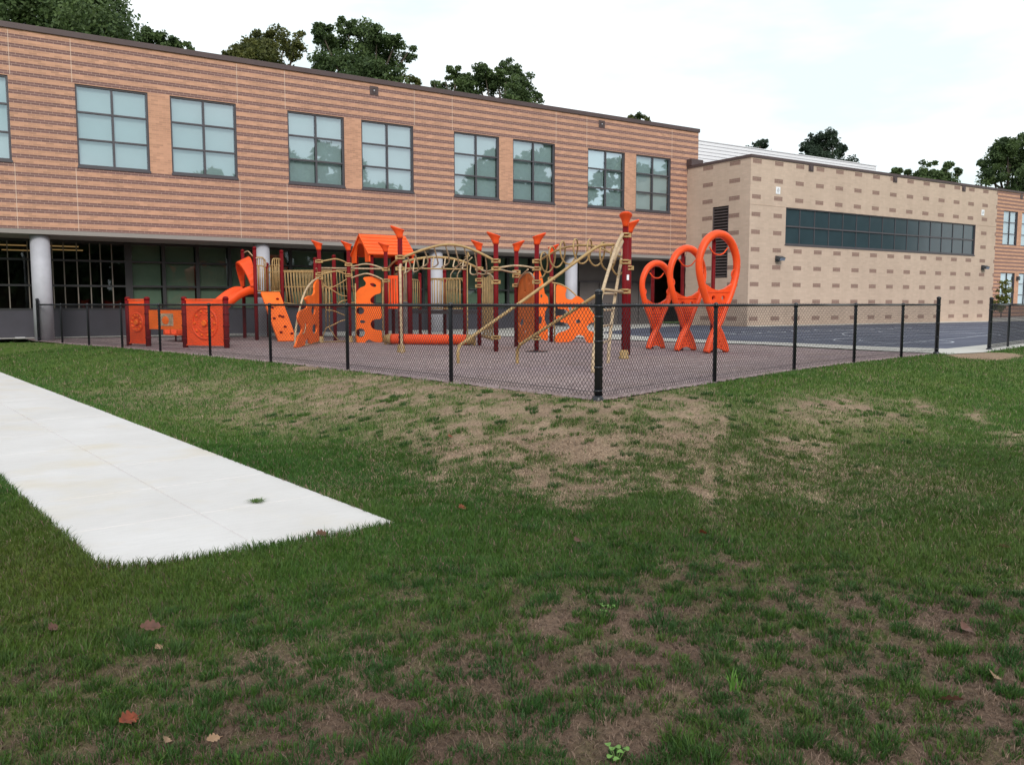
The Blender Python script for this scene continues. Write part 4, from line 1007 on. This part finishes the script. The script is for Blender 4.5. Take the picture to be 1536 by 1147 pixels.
o = obj('wear_mat', bm, M_BLK); meta(o, 'thin black round mat on the mulch under the funnel capped post', 'mat')
# balance log
lg = empty('balance_log', DG(650, 25.2), 'long orange red log lying low on tan end brackets in the mulch', 'balance log')
bm = BM(); a, b = DG(587, 25.5, .17), DG(701, 25.0, .17); tube(bm, [a+(b-a)*(i/30) for i in range(31)], [.15+.006*(i % 2) for i in range(31)], 18); obj('log', bm, M_RED, lg)
for p, s in ((a, -1), (b, 1)):
    u = (b-a).normalized()*s; bm = BM(); tube(bm, [p, p+u*.05, p+u*.22], [.165, .165, .12], 14); box(bm, (-.03, -.05, -.2), (.03, .05, .0), 0, Matrix.Translation(p+u*.2)); obj('end_bracket', bm, M_GOLD, lg)

# -- ribbon hoops
def ribbon(base, H, label):
    root = empty('ribbon_climber', base, label, 'climbing hoop', 'row of ribbon shaped climbing hoops')
    k = H/3.0; U = Vector((1, 0, 0)); b = Vector(base)
    Q = lambda u, w, d=0: b+U*(u*k*1.07)+UP*(w*k)+Vector((0, d, 0))
    pth = [(-.37, .02), (-.27, .30), (-.10, .58), (.06, .80), (.24, 1.10), (.45, 1.52), (.60, 2.0), (.60, 2.38), (.44, 2.72), (.22, 2.90), (0, 2.95), (-.22, 2.90), (-.44, 2.72), (-.60, 2.38), (-.60, 2.0), (-.45, 1.52), (-.24, 1.10), (-.06, .80), (.10, .58), (.27, .30), (.37, .02)]
    n = len(pth); pts = []
    for i, (u, w) in enumerate(pth): pts.append(Q(u, w, (-.05 if i < n/2 else .05)*max(0, 1-abs(i-n/2+.5)/(n/2)*0)*(1 if w < 1 else 0)))
    P = smooth(pts, 5); bm = BM(); rr = [(.084+.024*max(0, (p.z/k/1.-2.2)))*max(k, .85) for p in P]
    tube(bm, P, rr, 12, fdir=(0, 1, 0), flat=1.15); obj('hoop', bm, M_RED, root)
    bm = BM(); M = frame_at(b, U)
    out = [(x*k, z*k) for x, z in [(-.05, .80), (.05, .80), (.27, 1.12), (.48, 1.50), (.57, 1.78)]]+[(x*k, z*k) for x, z in [(.42, 1.70), (.22, 1.60), (0, 1.56), (-.22, 1.60), (-.42, 1.70)]]+[(-.57*k, 1.78*k), (-.48*k, 1.50*k), (-.27*k, 1.12*k)]
    plate(bm, M, out, [blob(-.17*k, 1.37*k, .062*k, .062*k), blob(.17*k, 1.37*k, .062*k, .062*k)], .07)
    for z in (1.52, 1.22, 1.12, 1.02, .92): hw = (z-.78)*.60; tube(bm, [Q(-hw*.8, z, -.045), Q(hw*.8, z, -.045)], .012, 6)
    obj('step_panel', bm, M_RED, root)
    bm = BM(); plate(bm, M, [(x*k, z*k) for x, z in [(-.05, .62), (.05, .62), (.30, .26), (.40, .04), (.24, .05), (.12, .10), (0, .12), (-.12, .10), (-.24, .05), (-.40, .04), (-.30, .26)]], [blob(x*k, z*k, .025, .03, n=8) for x, z in ((0, .42), (-.07, .28), (.07, .28), (-.14, .16), (.14, .16), (0, .2))], .06)
    obj('tail_panel', bm, M_RED, root)
    bm = BM(); tube(bm, [Q(0, -.03, .16), Q(0, 2.86, .16)], .05, 12); obj('pole', bm, M_MAR, root)
    for pts in ([Q(-.30, 2.62), Q(-.16, 2.48), Q(0, 2.44), Q(.16, 2.48), Q(.30, 2.62)], [Q(.60, 2.12), Q(.48, 2.05), Q(.45, 1.95), Q(.50, 1.86), Q(.57, 1.8)], [Q(-.60, 2.12), Q(-.48, 2.05), Q(-.45, 1.95), Q(-.50, 1.86), Q(-.57, 1.8)]):
        bm = BM(); tube(bm, smooth(pts, 4), .018, 6); obj('handle', bm, M_RED, root)
ribbon(DG(984.5, 23.1), 2.36, 'smallest orange red ribbon hoop, farthest left of the three')
ribbon(DG(1029.5, 22.1), 2.70, 'middle sized orange red ribbon hoop between the small and tall ones')
ribbon(DG(1076, 21.2), 3.0, 'tallest orange red ribbon hoop, nearest the cream hall')

# ------------------------------------------------------------------ vegetation
def leaves(centers, radii, count, size, colA, colB, seed, flat=.8):
    r = np.random.default_rng(seed); C = np.array(centers); R_ = np.array(radii)
    w = R_**2; w /= w.sum(); n = count
    # sub clumps on each lobe
    ns = max(60, int(n/110)); li = r.choice(len(C), ns, p=w); d = r.normal(size=(ns, 3)); d /= np.linalg.norm(d, axis=1)[:, None]
    sc = C[li]+d*R_[li][:, None]*(r.random(ns)**.5)[:, None]*np.array([1, 1, flat])*.92; sr = np.clip(R_[li]*r.uniform(.26, .50, ns), size*1.2, 9); tone = r.random(ns)
    si = r.integers(0, ns, n); d = r.normal(size=(n, 3)); d /= np.linalg.norm(d, axis=1)[:, None]
    p = sc[si]+d*(sr[si]*(r.random(n)**.5))[:, None]*np.array([1, 1, .75])
    a = r.normal(size=(n, 3)); a /= np.linalg.norm(a, axis=1)[:, None]; b = np.cross(a, r.normal(size=(n, 3))); b /= np.linalg.norm(b, axis=1)[:, None]
    s = size*r.uniform(.5, 1.2, n)[:, None]
    V = np.stack([p-a*s*.5, p+b*s*.28+a*s*.05, p+a*s*.5, p-b*s*.28+a*s*.05], 1).reshape(-1, 3)
    t = np.clip(tone[si]*.7+r.random(n)*.5-.1, 0, 1)[:, None]; c = np.array(colA)*(1-t)+np.array(colB)*t
    return V, np.arange(len(V)), np.repeat(c, 4, 0)
def tree(name, lobes, d, label, colA, colB, seed, size=.34, dens=1., drop=5., group='trees behind the school', low=True):
    r = random.Random(seed); C = []; R_ = []
    for x, y, rp in lobes: p = D3(x, y, d+r.uniform(-2, 2)); C.append(tuple(p)); R_.append(rp*1.32*d/1270)
    base = np.mean(np.array(C), 0); top = max(c[2] for c in C)
    if low:
        rm = max(R_)*1.1
        for k in range(5):
            a = r.uniform(0, 6.28); C.append((base[0]+math.cos(a)*rm*1.2, base[1]+math.sin(a)*rm*1.2, min(c[2] for c in C[:len(lobes)])-rm*r.uniform(.3, 1.3))); R_.append(rm)
    b = Vector((base[0], base[1], -.3)); root = empty(name, b, label, 'tree', group)
    size *= .8; area = sum(q*q for q in R_)*3.14; n = int(min(60000, area/(size*size*.28)*6.5*dens))
    V, I, c = leaves(C, R_, n, size, colA, colB, seed); npmesh('crown', V, I, 4, M_LEAF, root, attr={'tint': c})
    bm = BM(); h = base[2]
    tube(bm, [b, b+Vector((.1, .1, h*.4)), b+Vector((-.1, .2, h*.8)), b+Vector((0, 0, h+.2))], [h*.022, h*.017, h*.011, h*.004], 9)
    for cc, q in list(zip(C, R_))[:12]:
        s = b+UP*(h*r.uniform(.55, .85)); e = Vector(cc)-UP*q*.3; mid = (s+e)/2-UP*q*.4; tube(bm, smooth([s, mid, e], 4), [.16-.12*i/8 for i in range(9)], 6)
    obj('trunk', bm, M_BARK, root)
G1, G2 = (.032, .058, .022), (.100, .148, .048); Y1, Y2 = (.045, .058, .018), (.13, .135, .035); P1, P2 = (.022, .038, .024), (.050, .078, .045)
tree('oak_tree', [(30,15,42),(85,-8,50),(130,5,45),(160,35,28),(10,-25,40),(55,35,30),(110,35,38),(180,48,14),(95,40,30)], 62, 'large dark oak at the far left cut off by the top of the photo', G1, G2, 11, .42, .8)
tree('oak_tree', [(190,58,14),(215,62,18),(240,60,17),(262,68,15),(285,72,12),(305,77,8)], 76, 'low dark tree row crown just above the roof, right of the large far left oak', G1, G2, 12, .4)
tree('oak_tree', [(352,84,14),(375,70,20),(400,58,17),(425,62,20),(440,78,14),(400,85,24),(450,50,5)], 70, 'yellowish green tree left of the widest oak', Y1, Y2, 13, .36)
tree('oak_tree', [(485,50,14),(500,62,22),(522,42,14),(540,62,26),(565,60,18),(592,62,14),(598,82,20),(560,92,30),(515,95,30),(480,98,16),(612,75,9),(608,100,9),(575,110,22)], 66, 'widest dark oak above the middle of the striped wing', G1, G2, 14, .36, .95)
tree('oak_tree', [(600,116,9),(615,119,9),(628,124,5)], 78, 'tiny yellowish crown peeking over the roof beside the widest oak', Y1, Y2, 15, .34)
tree('oak_tree', [(651,122,4),(668,118,7),(682,110,10),(698,112,8),(710,122,10),(690,126,14)], 80, 'small dark crown just left of the twin topped tree', G1, G2, 16, .34)
tree('oak_tree', [(728,108,14),(745,100,11),(765,105,15),(785,125,15),(748,125,20),(720,125,12),(806,145,10),(775,142,16)], 78, 'twin topped dark tree above the right part of the striped wing', G1, G2, 17, .34)
tree('oak_tree', [(962,177,8),(950,180,7),(972,181,5)], 95, 'tiny treetop just above the roof near its right end', G1, Y2, 18, .34)
tree('oak_tree', [(1135,217,5),(1146,217,7),(1157,221,6),(1121,219,3)], 100, 'low dark treetop behind the white ribbed screen', P1, P2, 19, .4)
tree('pine_tree', [(1222,210,12),(1240,205,12),(1212,220,11),(1232,222,18),(1262,226,10),(1250,216,10),(1205,230,9),(1268,232,6)], 85, 'dark umbrella shaped pine standing behind the cream hall', P1, P2, 20, .3)
tree('oak_tree', [(1345,257,7),(1362,258,8),(1385,254,11),(1403,252,9),(1420,250,9),(1436,258,9),(1380,268,14),(1410,266,14)], 95, 'wide low tree above the right half of the hall roof', G1, G2, 21, .38)
tree('oak_tree', [(1478,250,14),(1495,232,16),(1512,222,16),(1530,218,16),(1550,214,20),(1490,262,18),(1520,250,26),(1560,245,30)], 75, 'big rounded tree at the right edge of the photo', G1, G2, 22, .36)
# shrub at the rear wing
sb = ony(1503, 445, 33.6); V, I, c = leaves([(sb.x, sb.y, 1.6), (sb.x+.3, sb.y, 2.3), (sb.x-.3, sb.y+.2, 1.0), (sb.x+.1, sb.y, 2.9)], [.6, .5, .55, .3], 1300, .2, (.05, .07, .015), (.19, .20, .04), 5)
root = empty('shrub', (sb.x, sb.y, 0), 'yellow green slender shrub in front of the distant striped wing', 'shrub'); npmesh('foliage', V, I, 4, M_LEAF, root, attr={'tint': c})
bm = BM(); tube(bm, [(sb.x, sb.y, -.1), (sb.x, sb.y, 2.2)], [.05, .02], 6); obj('stem', bm, M_BARK, root)
# tree line across the street, mirrored in the upper windows
cc, rr_ = [], []
rt = random.Random(3)
x = -70.
while x < 150:
    h = 10.5 if x < 18 else (17.5+2.5*math.sin(x*.21)+min(6, max(0, (x-30)*.11)))
    if 18 <= x < 26: h = 10.5+(x-18)*.85
    for z in (h-3, h-6.5, h-10, h-13.5, h-17, 2.):
        if z > 0: cc.append((x+rt.uniform(-1, 1), -42+rt.uniform(-2.5, 2.5), z+rt.uniform(-.8, .8))); rr_.append(rt.uniform(3.2, 4.4))
    x += 1.9
V, I, c = leaves(cc, rr_, 170000, 1.5, G1, G2, 77)
o = npmesh('woods', V, I, 4, M_LEAF, attr={'tint': c}); meta(o, 'dark line of woods across from the school, mirrored in the upper windows', 'woods', kind='stuff')

# ------------------------------------------------------------------ grass
def grass():
    Vs, Is, Cs = [], [], []; off = 0
    def emit(x, y, z, h, w, lx, ly, col, seg2):
        nonlocal off
        n = len(x); th = rng.random(n)*6.283; dx, dy = np.cos(th)*w/2, np.sin(th)*w/2
        b0 = np.stack([x-dx, y-dy, z-.01], 1); b1 = np.stack([x+dx, y+dy, z-.01], 1)
        tip = np.stack([x+lx, y+ly, z+h], 1); mid = np.stack([x+lx*.35, y+ly*.35, z+h*.62], 1); q = np.stack([dx*.75, dy*.75, 0*dx], 1)
        V = np.stack([b0, b1, mid+q, tip, mid-q], 1).reshape(-1, 3); i = np.arange(n)*5+off
        T = np.stack([i, i+1, i+2, i, i+2, i+4, i+4, i+2, i+3], 1).reshape(-1); c = np.repeat(col, 5, 0)
        Vs.append(V); Is.append(T); Cs.append(c); off += 5*n
    def place(n, d0, d1, pw):
        # points over the ground the photo shows, with a margin on each side
        u = rng.random(n); d = (d0**pw+(d1**pw-d0**pw)*u)**(1/pw); px = rng.uniform(-170, 1710, n)
        X = (px-CX)/1270*d; return X*RT.x+d*HD.x, X*RT.y+d*HD.y, d
    swd = lambda x, y: polydist(x, y, SWP)
    for n, d0, d1, pw in ((330000, 2.3, 9.5, .75), (330000, 6, 24, .6), (40000, 20, 36, 1.5)):
        x, y, d = place(n, d0, d1, pw); dd, ins = polydist(x, y, RPOLY); ds, si = swd(x, y)
        m = veg(x, y); nz = fbm(x, y, 9, 3)
        sharp = sst(2.5, 9, d)
        p = np.clip((m-.38)/.26, 0, 1)*(1-sharp)*(.62+.38*sst(3.2, 5.8, d))+np.clip(m*1.15-.05, 0, 1)*sharp
        edge = np.clip(dd/.35, 0.15, 1)
        near = (x < 3.3)&(y < 24)
        keep = ((~ins) & (dd > .05) & ((~si) | (ds < .015)) & (rng.random(len(x)) < p*edge)) 
        x, y, d, m, nz, ds = x[keep], y[keep], d[keep], m[keep], nz[keep], ds[keep]; n = len(x); dr_ = dd[keep]
        z = terr(x, y); z = np.where(ds < .03, -.39, z)
        h = (.020+.026*rng.random(n))*(.5+.8*nz)*(.55+.6*np.clip(m, 0, 1))*(1+.25*np.clip(d/14, 0, 1)); h = np.where(ds < .08, h*1.35, h)
        ang = fbm(x, y, 2.5, 2)*12+rng.random(n)*4.5; ln = h*(.25+.65*rng.random(n))
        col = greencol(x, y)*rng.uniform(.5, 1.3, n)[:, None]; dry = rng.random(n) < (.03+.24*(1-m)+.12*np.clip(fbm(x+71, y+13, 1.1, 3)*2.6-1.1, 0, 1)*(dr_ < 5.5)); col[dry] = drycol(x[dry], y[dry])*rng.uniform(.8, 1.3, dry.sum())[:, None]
        emit(x, y, z, h, (.0022+.00055*d)*rng.uniform(.7, 1.3, n), np.cos(ang)*ln, np.sin(ang)*ln, col, True)
    # tufts standing in the thin foreground turf
    tc = []
    for k in range(12000):
        x, y, d = place(1, 2.4, 12., .9); m = veg(x, y)[0]
        if rng.random() < .95 and (m < .8): tc.append((x[0], y[0], d[0])) if d[0] < 6.3 or rng.random() < .12 else 0
    for (cx, cy, d) in tc[:2300]:
        di, ii = polydist(np.array([cx]), np.array([cy]), SWP); _, i2 = polydist(np.array([cx]), np.array([cy]), RPOLY)
        if ii[0] or i2[0]: continue
        s = (1+max(0, d-6)*.06)*rng.uniform(.4, 1.2)*(.65 if rng.random() < .5 else 1); n = int(64*s); a = rng.random(n)*6.283; r = np.sqrt(rng.random(n))*.048*s
        x, y = cx+np.cos(a)*r*1.2, cy+np.sin(a)*r; z = terr(x, y)
        h = (.026+.026*rng.random(n))*s*.9; ln = h*rng.uniform(.2, .95, n); a2 = a+rng.normal(0, .5, n)
        col = (greencol(x, y)*np.array([.60, .68, .90]) if rng.random() < .7 else greencol(x, y)*.9)*rng.uniform(.6, 1.5, n)[:, None]
        emit(x, y, z, h, (.0036+.0003*d)*rng.uniform(.7, 1.3, n), np.cos(a2)*ln, np.sin(a2)*ln, col, True)
    # dry thatch lying flat
    for n, d0, d1, pw in ((190000, 2.3, 9, .9), (90000, 7, 20, .8)):
        x, y, d = place(n, d0, d1, pw); dd, ins = polydist(x, y, RPOLY); ds, si = swd(x, y); m = veg(x, y)
        keep = (~ins) & (~si) & (rng.random(len(x)) < np.clip(1.15-m, .1, 1)); x, y, d = x[keep], y[keep], d[keep]; n = len(x)
        z = terr(x, y)+.004; a = rng.random(n)*6.283; ln = rng.uniform(.010, .034, n)*(1+d/14)
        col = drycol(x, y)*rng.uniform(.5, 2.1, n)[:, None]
        emit(x, y, z, rng.uniform(.002, .018, n), (.0018+.0006*d), np.cos(a)*ln, np.sin(a)*ln, col, True)
    o = npmesh('grass', np.concatenate(Vs), np.concatenate(Is), 3, M_BLADE, attr={'tint': np.concatenate(Cs)})
    meta(o, 'short patchy green grass with dry thatch covering the lawn', 'grass', kind='stuff')
grass()
def tuft(name, c, n, hh, spread, colr, label, cat, w=.006, lie=0.):
    x = np.full(n, c.x)+rng.normal(0, spread*.3, n); y = np.full(n, c.y)+rng.normal(0, spread*.3, n); bm = BM()
    tint = []
    for i in range(n):
        a = rng.random()*6.283; h = hh*rng.uniform(.5, 1); ln = spread*rng.uniform(.4, 1.3); p = Vector((x[i], y[i], c.z)); e = Vector((math.cos(a), math.sin(a), 0)); q = e.cross(UP)*w/2
        m_ = p+e*ln*.45+UP*h*.7; t = p+e*ln+UP*h*(1-lie)
        v = [bm.verts.new(k) for k in (p-q, p+q, m_+q, t, m_-q)]; bm.faces.new((v[0], v[1], v[2], v[4])); bm.faces.new((v[4], v[2], v[3])); tint += [colr]*5
    me = bpy.data.meshes.new(name); bm.to_mesh(me); bm.free(); at = me.attributes.new('tint', 'FLOAT_COLOR', 'POINT')
    for i, t in enumerate(tint): at.data[i].color = (*t, 1)
    o = link(name, me, M_BLADE, loc=c); meta(o, label, cat); return o
c = onz(384, 752, -.368); tuft('grass_clipping', c, 90, .03, .075, (.09, .16, .03), 'small heap of loose grass clippings lying on the sidewalk', 'grass clippings', .005, .6)
c = onz(1102, 1036, -.36); tuft('weed', c, 11, .10, .05, (.11, .23, .04), 'upright bright green weed with broad blades in the bare foreground', 'weed', .007, -.1)
def clover(c, label):
    bm = BM()
    for i in range(9):
        a = i*.8; r = .016*(1+(i % 3)); p = Vector((c.x+math.cos(a)*r, c.y+math.sin(a)*r, c.z+.03+.006*(i % 4)))
        vs = [bm.verts.new(p+Vector((math.cos(t)*.013, math.sin(t)*.011, .004*math.sin(2*t+i)))) for t in [j*math.pi/4 for j in range(8)]]; bm.faces.new(vs)
        tube(bm, [Vector((c.x, c.y, c.z-.01)), p], .0016, 4)
    return meta(obj('weed', bm, simple('light green weed leaf', (.11, .22, .04), .6, .1, 20), loc=c), label, 'weed')
clover(onz(925, 1141, -.37), 'pale green broadleaf weed at the bottom edge of the photo'); clover(onz(910, 921, -.37), 'pale green broadleaf weed in mid lawn, above the one at the bottom edge')
# fallen leaves
LM = [simple('rust leaf', (.20, .040, .014), .7, .4, 30), simple('brown leaf', (.11, .045, .03), .7, .3, 30), simple('tan leaf', (.28, .17, .10), .7, .2, 30)]
def leaf(px, py, z, size, rot, m, label):
    c = onz(px, py, z); c.z = Z(c.x, c.y)+.026; bm = BM(); n = 11; size *= .8
    M = Matrix.Translation(c) @ Matrix.Rotation(rot, 4, 'Z') @ Matrix.Rotation(math.radians(28), 4, 'X') @ Matrix.Rotation(math.radians(12), 4, 'Y')
    L1 = []; L2 = []; mid = []
    for i in range(n+1):
        t = i/n; w = math.sin(math.pi*min(1, t*1.02))**.7*.34*(1+.32*math.sin(t*24))*size; x_ = (t-.5)*size*1.15; cz = .20*size*(t-.5)**2
        mid.append(bm.verts.new(M @ Vector((x_, 0, cz)))); L1.append(bm.verts.new(M @ Vector((x_, w, cz+w*.55)))); L2.append(bm.verts.new(M @ Vector((x_, -w, cz+w*.35))))
    for i in range(n): bm.faces.new((mid[i], mid[i+1], L1[i+1], L1[i])); bm.faces.new((mid[i+1], mid[i], L2[i], L2[i+1]))
    tube(bm, [M @ Vector((.5*size, 0, .04*size)), M @ Vector((.85*size, .05*size, .0))], .0018, 5)
    meta(obj('fallen_leaf', bm, LM[m], loc=c), label, 'leaf', 'fallen leaves on the lawn')
for a in ((193,1090,-.36,.10,.5,0,'bright rust coloured leaf near the bottom left corner'), (226,943,-.36,.11,-.2,1,'brown curled leaf on the lawn below the sidewalk end'), (80,942,-.36,.10,.9,1,'dark brown leaf near the left edge of the lawn'),
          (693,750,-.3,.10,.3,0,'rust leaf right of the sidewalk tip'), (482,803,-.36,.11,.2,1,'brown leaf lying at the front edge of the sidewalk'), (1055,804,-.35,.11,1.2,0,'rust leaf at the foot of the bare slope'),
          (865,808,-.35,.09,.4,1,'reddish leaf on the green strip right of the sidewalk'), (1447,946,-.36,.12,.1,1,'rusty leaf in the bare ground at right'), (1490,1018,-.36,.10,.4,2,'tan leaf near the right edge below the rusty one'),
          (1428,1053,-.36,.10,2.,1,'brown leaf nearest the bottom right corner'), (1505,817,-.33,.09,1.4,2,'tan leaf at the right edge beside green turf'), (320,1117,-.36,.06,.2,2,'small pale leaf fragment right of the bright rust leaf'),
          (250,1122,-.36,.06,1.1,2,'small pale leaf fragment directly below the bright rust leaf'), (675,637,-.1,.09,.4,0,'reddish leaf on the dry slope below the fence'), (885,586,0,.10,.6,0,'reddish leaf by the foot of the corner post'), (238,978,-.36,.06,.7,2,'small yellowish leaf between the rust leaf and the curled brown leaf')): leaf(*a)
c = onz(30, 509, .02); bm = BM(); box(bm, (-.2, -.1, -.02), (.2, .1, .05), 0, Matrix.Translation(c), bevel=.015); box(bm, (-.14, -.07, .05), (.15, .07, .075), 0, Matrix.Translation(c))
meta(obj('splash_block', bm, M_SIGNW, loc=c), 'small white block on the ground at the left fence end', 'splash block')

# ------------------------------------------------------------------ light, sky, camera
w = bpy.data.worlds.new('World'); SC.world = w; w.use_nodes = True; nt = w.node_tree; bg = nt.nodes['Background']; bg.inputs['Strength'].default_value = .1
SEL, SAZ = math.radians(32), math.radians(250)   # sun behind and left of the viewer
sky = nt.nodes.new('ShaderNodeTexSky'); sky.sky_type = 'NISHITA'; sky.sun_disc = False; sky.sun_elevation = SEL; sky.sun_rotation = math.radians(90)-SAZ
tc = nt.nodes.new('ShaderNodeTexCoord'); mp = nt.nodes.new('ShaderNodeMapping'); L(nt, tc.outputs['Generated'], mp.inputs[0]); mp.inputs['Scale'].default_value = (1, 1, 3.2); mp.inputs['Location'].default_value = (.3, .1, 0)
n1 = noise(nt, 2.3, 6, mp.outputs[0], .5)
cl = mixc(nt, ramp(nt, n1, .40, .58), (6.9, 8.0, 8.15), (9.8, 10.0, 10.1))
colr = mixc(nt, .93, sky.outputs[0], cl)
L(nt, colr, bg.inputs['Color'])
sl = bpy.data.lights.new('Sun', 'SUN'); sl.energy = 1.5; sl.angle = math.radians(14); sl.color = (1, .96, .9)
so = bpy.data.objects.new('Sun', sl); COL.objects.link(so)
dv = Vector((math.cos(SEL)*math.cos(SAZ), math.cos(SEL)*math.sin(SAZ), math.sin(SEL))); so.rotation_euler = dv.to_track_quat('Z', 'Y').to_euler(); so.location = dv*50
cd = bpy.data.cameras.new('Camera'); co = bpy.data.objects.new('Camera', cd); COL.objects.link(co); SC.camera = co
cd.sensor_fit = 'HORIZONTAL'; cd.sensor_width = 36; cd.lens = 36*F/1536; cd.clip_end = 2000; cd.clip_start = .05
co.location = CAM; co.rotation_euler = Matrix((RT, UC, -FW)).transposed().to_euler()
SC.view_settings.view_transform = 'Standard'; SC.view_settings.look = 'None'; SC.view_settings.exposure = .45; SC.view_settings.gamma = 1
SC.cycles.max_bounces = 6; SC.cycles.transparent_max_bounces = 8; SC.cycles.use_adaptive_sampling = True
